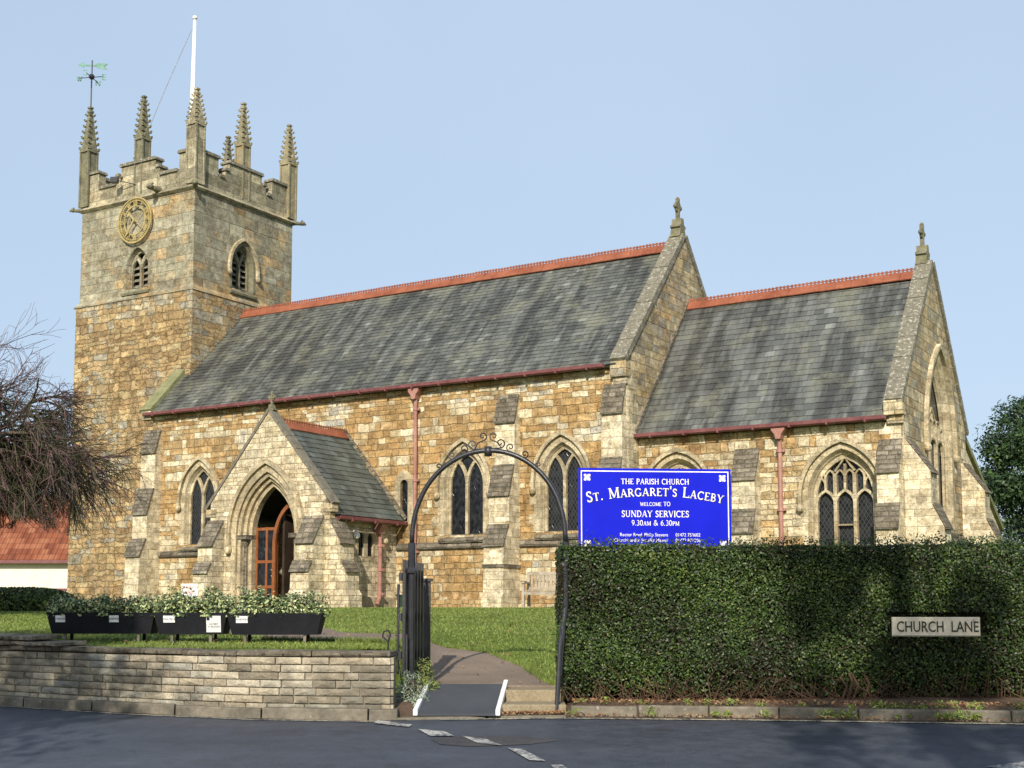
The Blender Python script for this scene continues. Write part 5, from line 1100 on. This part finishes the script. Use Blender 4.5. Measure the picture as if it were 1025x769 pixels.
# glyph: width, [(points, halfwidth, serif ends 'b','t','bt')]
def stem(x,y0=0,y1=1,w=TK,s='bt'): return ([(x,y0),(x,y1)],w,s)
GL={
'I':(0.3,[stem(.15)]),'T':(0.72,[stem(.36,s='b'),([(.02,.965),(.70,.965)],TN,''),([(.04,.8),(.03,1)],TN*.7,''),([(.68,.8),(.69,1)],TN*.7,'')]),
'H':(0.84,[stem(.15),stem(.69),([(.15,.5),(.69,.5)],TN,'')]),'E':(0.64,[stem(.15),([(.15,.965),(.58,.965)],TN,''),([(.15,.035),(.6,.035)],TN,''),([(.15,.52),(.48,.52)],TN,''),([(.58,.82),(.58,1)],TN*.7,''),([(.61,0),(.61,.2)],TN*.7,'')]),
'P':(0.64,[stem(.15),([(.15,.965)]+arcp_(.32,.72,.24,.245,90,-90)+[(.15,.475)],TK*.75,'')]),
'A':(0.80,[([(.08,0),(.40,1)],TN,'b'),([(.40,1),(.70,0)],TK,'e'),([(.2,.33),(.6,.33)],TN,'')]),
'R':(0.74,[stem(.15),([(.15,.965)]+arcp_(.32,.73,.23,.235,90,-90)+[(.15,.495)],TK*.72,''),([(.34,.5),(.70,0)],TK,'')]),
'S':(0.54,[([(.46,.80)]+arcp_(.27,.74,.18,.225,40,200,8)+[(.27,.52)]+arcp_(.27,.26,.19,.225,50,-90,7)+arcp_(.27,.26,.2,.225,-100,-150,4),TK*.85,''),([(.47,.74),(.47,.96)],TN*.6,''),([(.06,.04),(.06,.26)],TN*.6,'')]),
'C':(0.76,[(arcp_(.44,.5,.36,.47,45,315,18),TK*.85,''),([(.69,.74),(.69,.98)],TN*.6,'')]),
'G':(0.82,[(arcp_(.44,.5,.36,.47,45,305,18),TK*.85,''),([(.69,.74),(.69,.98)],TN*.6,''),([(.68,.06),(.68,.42)],TK,'t')]),
'U':(0.80,[([(.15,1),(.15,.35)]+arcp_(.40,.33,.25,.30,180,360,9)+[(.65,1)],TK*.7,''),([(.03,.97),(.27,.97)],TN*.7,''),([(.53,.97),(.77,.97)],TN*.7,'')]),
'M':(0.98,[stem(.12,w=TN),stem(.84),([(.14,1),(.48,.08)],TK,''),([(.48,.08),(.82,1)],TN,'')]),
'N':(0.86,[stem(.14,w=TN),stem(.72,w=TN),([(.14,1),(.72,.02)],TK,'')]),
'L':(0.62,[stem(.15),([(.15,.035),(.58,.035)],TN,''),([(.59,0),(.59,.22)],TN*.7,'')]),
'B':(0.68,[stem(.15),([(.15,.965)]+arcp_(.32,.74,.2,.225,90,-90,7)+[(.15,.515)],TK*.7,''),([(.15,.51)]+arcp_(.34,.27,.24,.235,90,-90,8)+[(.15,.035)],TK*.7,'')]),
'Y':(0.76,[([(.08,1),(.38,.46)],TK*.9,'y'),([(.68,1),(.38,.46)],TN,'y'),([(.38,0),(.38,.48)],TK,'b')]),
'W':(1.06,[([(.06,1),(.30,0)],TK,'y'),([(.30,0),(.53,.95)],TN,''),([(.53,.95),(.76,0)],TK,''),([(.76,0),(1.0,1)],TN,'')]),
'O':(0.84,[(arcp_(.42,.5,.34,.47,0,360,22),TK*.8,'')]),'V':(0.78,[([(.08,1),(.40,0)],TK,'y'),([(.40,0),(.70,1)],TN,'')]),
'D':(0.80,[stem(.15),([(.15,.965)]+arcp_(.34,.5,.36,.465,90,-90,12)+[(.15,.035)],TK*.75,'')]),
'9':(0.58,[(arcp_(.29,.68,.21,.28,0,360,14),TK*.7,''),([(.50,.68),(.47,.35),(.2,.02)],TK*.7,'')]),'6':(0.58,[(arcp_(.29,.30,.21,.28,0,360,14),TK*.7,''),([(.08,.32),(.14,.68),(.42,.98)],TK*.7,'')]),
'3':(0.54,[(arcp_(.24,.75,.19,.22,140,-80,9)+arcp_(.24,.27,.22,.25,80,-150,10),TK*.7,'')]),'0':(0.60,[(arcp_(.30,.5,.22,.47,0,360,18),TK*.75,'')]),
'&':(0.86,[([(.8,.03),(.25,.68)]+arcp_(.36,.8,.15,.17,200,-20,8)+[(.30,.5)]+arcp_(.33,.27,.24,.24,120,300,9)+[(.74,.5)],TK*.7,'')]),
'.':(0.28,[([(.07,.06),(.19,.06)],TK*.9,'')]),"'":(0.22,[([(.11,.7),(.11,1)],TK*.8,'')]),' ':(0.38,[])}
def serif_text(b,s,h,small,mpf,xc,curve=None,track=0.06,d=0.001,sx=1.0,z0=0.0):
    # letters flagged upper = full height, lower = small caps
    adv=[]; 
    for ch in s: up=not ch.islower(); k=h if up else h*small; wd,_=GL[ch.upper()]; adv.append((ch.upper(),k,wd*k*sx))
    tot=sum(a[2] for a in adv)+track*h*(len(adv)-1); x=xc-tot/2; kk=0
    for ch,k,wd in adv:
        xm=x+wd/2; dz,ang=curve(xm) if curve else (0,0)
        def T(p): 
            lx=(p[0]*k*sx-wd/2); ly=p[1]*k; return (xm+lx*math.cos(ang)-ly*math.sin(ang),z0+dz+lx*math.sin(ang)+ly*math.cos(ang))
        for pts,w_,sf in GL[ch][1]:
            kk+=1; dd=d+0.00012*(kk%9); b.strip([T(p) for p in pts],w_*k,mpf,dd)
            def sr(px_,py_): b.strip([T((px_-0.13,py_)),T((px_+0.13,py_))],0.03*k,mpf,dd+0.0012)
            if 'b' in sf: sr(pts[0][0],pts[0][1]+0.03)
            if 't' in sf: sr(pts[-1][0],pts[-1][1]-0.03)
            if 'e' in sf: sr(pts[-1][0],pts[-1][1]+0.03)
            if 'y' in sf: sr(pts[0][0],pts[0][1]-0.03)
        x+=wd+track*h
b=B(); serif_text(b,'THE PARISH CHURCH',0.052,1,mpS,0,z0=0.250); 
serif_text(b,'WELCOME To'.replace('To','TO') if False else 'welcome TO',0.040,0.85,mpS,0,z0=0.045); serif_text(b,'SUNDAY SERVICES',0.060,1,mpS,0,z0=-0.06); serif_text(b,'9.30am & 6.30pm',0.050,0.78,mpS,0,z0=-0.14)
cur=lambda x:(0.045-0.16*x*x,-0.32*x)
serif_text(b,'St. Margaret\'s Laceby',0.098,0.76,mpS,0,curve=cur,z0=0.095,track=0.07,sx=1.06)
b.build('lettering','signw',ps,recalc=False)
b=B(); serif_text(b,'St. Margaret\'s Laceby',0.098,0.76,lambda s,t,d:mpS(s+0.006,t-0.006,d*0.05+0.0002),0,curve=cur,z0=0.095,track=0.07,sx=1.06); b.build('letter_shade','shadowk',ps,recalc=False)
for i,(a_,c_) in enumerate((('Rector Revd. Philip Stevens','01472 753602'),('Churchwarden Jennifer Mawer','01472 871206'),('Churchwarden Lynn Gabie','01472 872007'))):
    z=cz-0.228-i*0.052; text(a_,0.045,'contact_line','signw',ps,Matrix.Translation((0.12,-0.0145,z))@RX,align='RIGHT',ext=0.0003,sx=0.92); text(c_,0.045,'contact_line','signw',ps,Matrix.Translation((0.19,-0.0145,z))@RX,align='LEFT',ext=0.0003,sx=0.92)

# far left house ---------------------------------------------------------
MAT['render']=plain('cream_render',(0.70,0.66,0.52),(0.78,0.74,0.60),2,0.9,0.2,0.004)
g=G('pantiles',0.85,0.2); P=g.n('ShaderNodeSeparateXYZ',[g.obj()]); wv_=g.M('SINE',g.M('MULTIPLY',P.outputs[0],26)); rowf=g.M('MULTIPLY',P.outputs[2],4.2); fr_=g.M('FRACT',rowf)
wn=g.n('ShaderNodeTexWhiteNoise',{'Vector':g.n('ShaderNodeCombineXYZ',[g.M('FLOOR',g.M('MULTIPLY',P.outputs[0],4.14)),g.M('FLOOR',rowf),0.0]).outputs[0]},noise_dimensions='3D').outputs['Value']
c=g.ramp(wn,[(0,(0.16,0.05,0.028)),(0.6,(0.245,0.082,0.042)),(1,(0.32,0.13,0.07))]); c=g.mix(1.0,c,g.ramp(fr_,[(0.0,0.6),(0.15,1.0)]),'MULTIPLY'); g.col(c); g.bump(g.M('ADD',g.M('MULTIPLY',wv_,0.5),fr_),0.08); MAT['pantile']=g.m
hs_=empty('cottage',(-22,56,0.9),0,'cream rendered cottage with red pantile roofs, left of the tower','house')
def hp(b,name,mat,par=hs_): return b.build(name,mat,par,shift=(22,-56,-0.9))
b=B(); b.box(-23.2,-15,55,59.5,0.7,3.05); b.box(-34,-19,59.6,65,0.7,4.1); hp(b,'wall','render')
def hip(b,x0,x1,y0,y1,z0,z1,k0,k1):
    ym=(y0+y1)/2; vs=[(x0,y0,z0),(x1,y0,z0),(x1,y1,z0),(x0,y1,z0),(x0+k0,ym,z1),(x1-k1,ym,z1)]; b.add(vs,[(0,1,5,4),(1,2,5),(2,3,4,5),(3,0,4),(0,3,2,1)])
b=B(); hip(b,-23.5,-14.7,54.7,59.6,3.0,5.2,2.6,2.6); r1=hp(b,'roof','pantile'); b=B(); hip(b,-34.3,-17.5,59.3,65.3,4.05,6.3,0.1,3); hp(b,'roof','pantile')
b=B(); b.box(-23.5,-14.7,54.62,54.72,2.9,3.03); b.box(-34.3,-19,59.2,59.32,3.95,4.08); hp(b,'gutter','gutter')
nb=empty('notice_case',(-16.35,48.0,0.75),0,'red framed notice case standing beside the cottage wall','notice case')
b=B(); 
for q in((-0.36,-0.28,0.3,1.0),(0.28,0.36,0.3,1.0)): b.box(q[0],q[1],-0.04,0.04,q[2],q[3])
b.box(-0.28,0.28,-0.04,0.04,0.92,1.0); b.box(-0.28,0.28,-0.04,0.04,0.3,0.38); b.build('frame','gutter',nb); b=B(); b.box(-0.28,0.28,0.0,0.02,0.38,0.92); b.build('panel','paleflat',nb); b=B(); b.box(-0.05,0.05,-0.03,0.03,0,0.3); b.build('post','gutter',nb)
# clipped bushes on the left lawn
def bush(x,y,z,rx,ry,rz_,n,size,mat,label,name='clipped_bush',cat='bush'):
    root=empty(name,(x,y,z),0,label,cat); p=r2.normal(0,1,(n,3)); p/=np.linalg.norm(p,axis=1)[:,None]; p[:,2]=np.abs(p[:,2]); nn=p.copy()
    p=np.sign(p)*np.abs(p)**0.7; k=1-np.abs(r2.normal(0,0.05,n)); p=p*k[:,None]*np.array([rx,ry,rz_]); leaves('foliage',p,nn,size,mat,root,jit=0.7,rngs=r2)
    b=B(); b.blob((0,0,rz_*0.2),0.8,(rx*0.95,ry*0.95,rz_*0.9),10); b.build('shade_core','hedge_core',root,smooth=True); return root  # near-black blob paints the shade inside the bush
bush(-11.0,29.5,0.9,1.35,0.8,0.55,14000,0.035,'hedge','low rounded clipped green bush on the left lawn before the cottage')
# evergreen tree at right ------------------------------------------------
def evergreen(x,y,z,h,r,n,label,seed,leaf=0.09,group='evergreen trees beyond the church'):
    rr=np.random.default_rng(seed); root=empty('evergreen_tree',(x,y,z),0,label,'tree',group)
    b=B(); b.tube([(0,0,-0.3),(0.1,0,h*0.4),(0,0.1,h*0.85)],[0.35,0.25,0.08],8)
    clumps=[]
    for k in range(85):
        t=rr.uniform(0.08,1); a=rr.uniform(0,2*PI); R_=r*(1-0.55*max(0,t-0.35)/0.65)*(0.6+0.4*min(1,t/0.2)); q=rr.uniform(0.45,1)**0.5*R_
        c=(q*math.cos(a),q*math.sin(a),t*h*0.95); clumps.append((c,rr.uniform(0.6,1.1)*r*0.31))
    for c,s in clumps[::4]: b.tube([(0,0,c[2]*0.7),(c[0]*0.5,c[1]*0.5,c[2]*0.85),c],[0.1,0.06,0.02],5,cap=False)
    b.build('trunk','bark',root)
    P=[];N=[];A=[]
    for c,s in clumps:
        m=n//len(clumps); p=rr.normal(0,1,(m,3)); p/=np.linalg.norm(p,axis=1)[:,None]; k=rr.uniform(0.55,1.05,m); N.append(p+np.array([0,0,0.5])); P.append(np.array(c)+p*k[:,None]*s*np.array([1,1,0.75])); A.append(np.clip(rr.normal(0.45,0.25,m)+rr.normal(0,0.12),0,1))
    leaves('crown',np.vstack(P),np.vstack(N),leaf,'evergreen',root,A=np.concatenate(A),aspect=0.45,jit=0.5,rngs=rr); return root
evergreen(22.1,52,0.9,8.9,4.3,80000,'tall dark evergreen tree at the right behind the chancel',21)
evergreen(26.5,58,0.9,7.0,3.6,30000,'second evergreen tree further right behind the tall one',22)
evergreen(-7.0,2.4,-0.4,9.6,2.6,17000,'unseen bushy tree across the lane, left of the viewer, added to shade the low wall',31,0.09,'unseen trees added across the lane for their shade')  # out of view, added to cast shade on the left of the wall
evergreen(1.75,-1.0,-0.7,11.6,1.5,7500,'unseen bushy tree across the lane, right of the viewer, added to shade the hedge',32,0.09,'unseen trees added across the lane for their shade')  # out of view, added and sized to cast shade on the hedge
# bare tree at left -------------------------------------------------------
bt=empty('bare_tree',(-10.35,24.5,1.0),0,'leafless weeping tree with dense dark reddish twigs before the tower','tree')
rt=np.random.default_rng(5); bt_big=B(); bt_tw=B(); bt_gr=B()
def tubearr(b,pts,r0,r1,n): m=len(pts); b.tube(pts,[r0+(r1-r0)*i/(m-1) for i in range(m)],n,cap=False)
def grow(p,d,L,r,lev,droop,up=False):
    pts=[Vector(p)]; d=Vector(d).normalized(); n=5 if lev<3 else 4
    for i in range(n):
        d=(d+Vector(rt.normal(0,0.15,3))+Vector((0,0,-droop if not up else 0.05))).normalized(); pts.append(pts[-1]+d*L/n)
        if pts[-1].z<1.55+0.3*math.sin(pts[-1].x*2.1): pts[-1].z=1.55+0.3*math.sin(pts[-1].x*2.1)+rt.uniform(0,0.55)
    tgt=bt_big if lev<2 else (bt_gr if (rt.random()<0.5 and pts[0].z<3.9) else bt_tw)
    tubearr(tgt,pts,max(r,0.0045),max(r*0.5,0.0028),6 if lev<2 else 3)
    if lev>=4: return
    nchild=([0,10,8,7] if not up else [0,7,5,2])[lev]
    for k in range(nchild):
        t=rt.uniform(0.2,1.0); i=min(int(t*n),n-1); q=pts[i]+(pts[i+1]-pts[i])*(t*n-i)
        dd=(d+Vector(rt.normal(0,0.5,3))+Vector((0,0,-0.05 if not up else 0.3))).normalized()
        grow(q,dd,L*rt.uniform(0.42,0.7),r*0.48,lev+1,droop*1.15,up)
bt_big.tube([(0,0,-0.3),(0.05,0.02,1.3),(0.0,0.1,2.5)],[0.22,0.17,0.13],10)
for k in range(26):
    a=2*PI*k/26+rt.normal(0,0.15); el=rt.uniform(0.1,0.75); grow((0,0.05,rt.uniform(2.2,3.1)),(math.cos(a),math.sin(a),el),rt.uniform(1.7,2.35),0.055,1,0.085)
for k in range(10):
    a=2*PI*k/10+rt.normal(0,0.3); grow((0,0,2.8),(math.cos(a)*0.95,math.sin(a)*0.95,1.0),rt.uniform(1.4,2.0),0.02,1,0.0,True)
bt_big.build('trunk_and_limbs','bark',bt,recalc=False,smooth=True); bt_tw.build('crown','twigs',bt,recalc=False); bt_gr.build('algae_covered_twigs','twig_green',bt,recalc=False)
print('twigs',len(bt_tw.F),len(bt_gr.F))
# grass blades -------------------------------------------------------------
pts=[]
rg=np.random.default_rng(3)
def onpath(x,y):
    for a,c in zip(LP,RP):
        if abs(a[1]-y)<0.5 and a[0]-0.02<x<c[0]-0.0: return True
    return False
n=0
V=[];F=[];A=[]
while n<75000:
    y=12.4+26*rg.random()**1.9; x=(rg.uniform(-0.46,0.1))*y
    if x>max(0.5,0.06*y): continue
    if x<-1.0 and y<kerbY(x)+0.45: continue
    if x>-1.1 and y<12.6: continue
    if onpath(x,y): continue
    z=gz(x,y); hh=rg.uniform(0.012,0.032); a=rg.uniform(0,PI); w_=0.004+0.00035*y*0.6; dx,dy=math.cos(a)*w_,math.sin(a)*w_; lx,ly=rg.normal(0,0.02,2)
    o=3*n; V+=[(x-dx,y-dy,z-0.005),(x+dx,y+dy,z-0.005),(x+lx,y+ly,z+hh)]; F.append((o,o+1,o+2)); A.append(min(1,max(0,rg.normal(0.5,0.25)))); n+=1
for E_,sg in ((RP,1),(LP,-1)):
    for a,c in zip(E_,E_[1:]):
        if a[1]>22: continue
        for _ in range(60):
            t=rg.random(); x=a[0]+(c[0]-a[0])*t+sg*abs(rg.normal(0,0.05))-sg*0.02; y=a[1]+(c[1]-a[1])*t
            if y<12.5 or (x<-1.0 and y<kerbY(x)+0.45): continue
            z=gz(x,y); o=3*n; hh=rg.uniform(0.03,0.075); an=rg.uniform(0,PI); w_=0.006; lx,ly=rg.normal(0,0.03,2)
            V+=[(x-math.cos(an)*w_,y-math.sin(an)*w_,z),(x+math.cos(an)*w_,y+math.sin(an)*w_,z),(x+lx,y+ly,z+hh)]; F.append((o,o+1,o+2)); A.append(min(1,max(0,rg.normal(0.4,0.25)))); n+=1
b=B(); b.V,b.F,b.A=V,F,A; tag(b.build('grass','grassblade',recalc=False),'short green lawn grass of the churchyard','grass',kind='stuff')
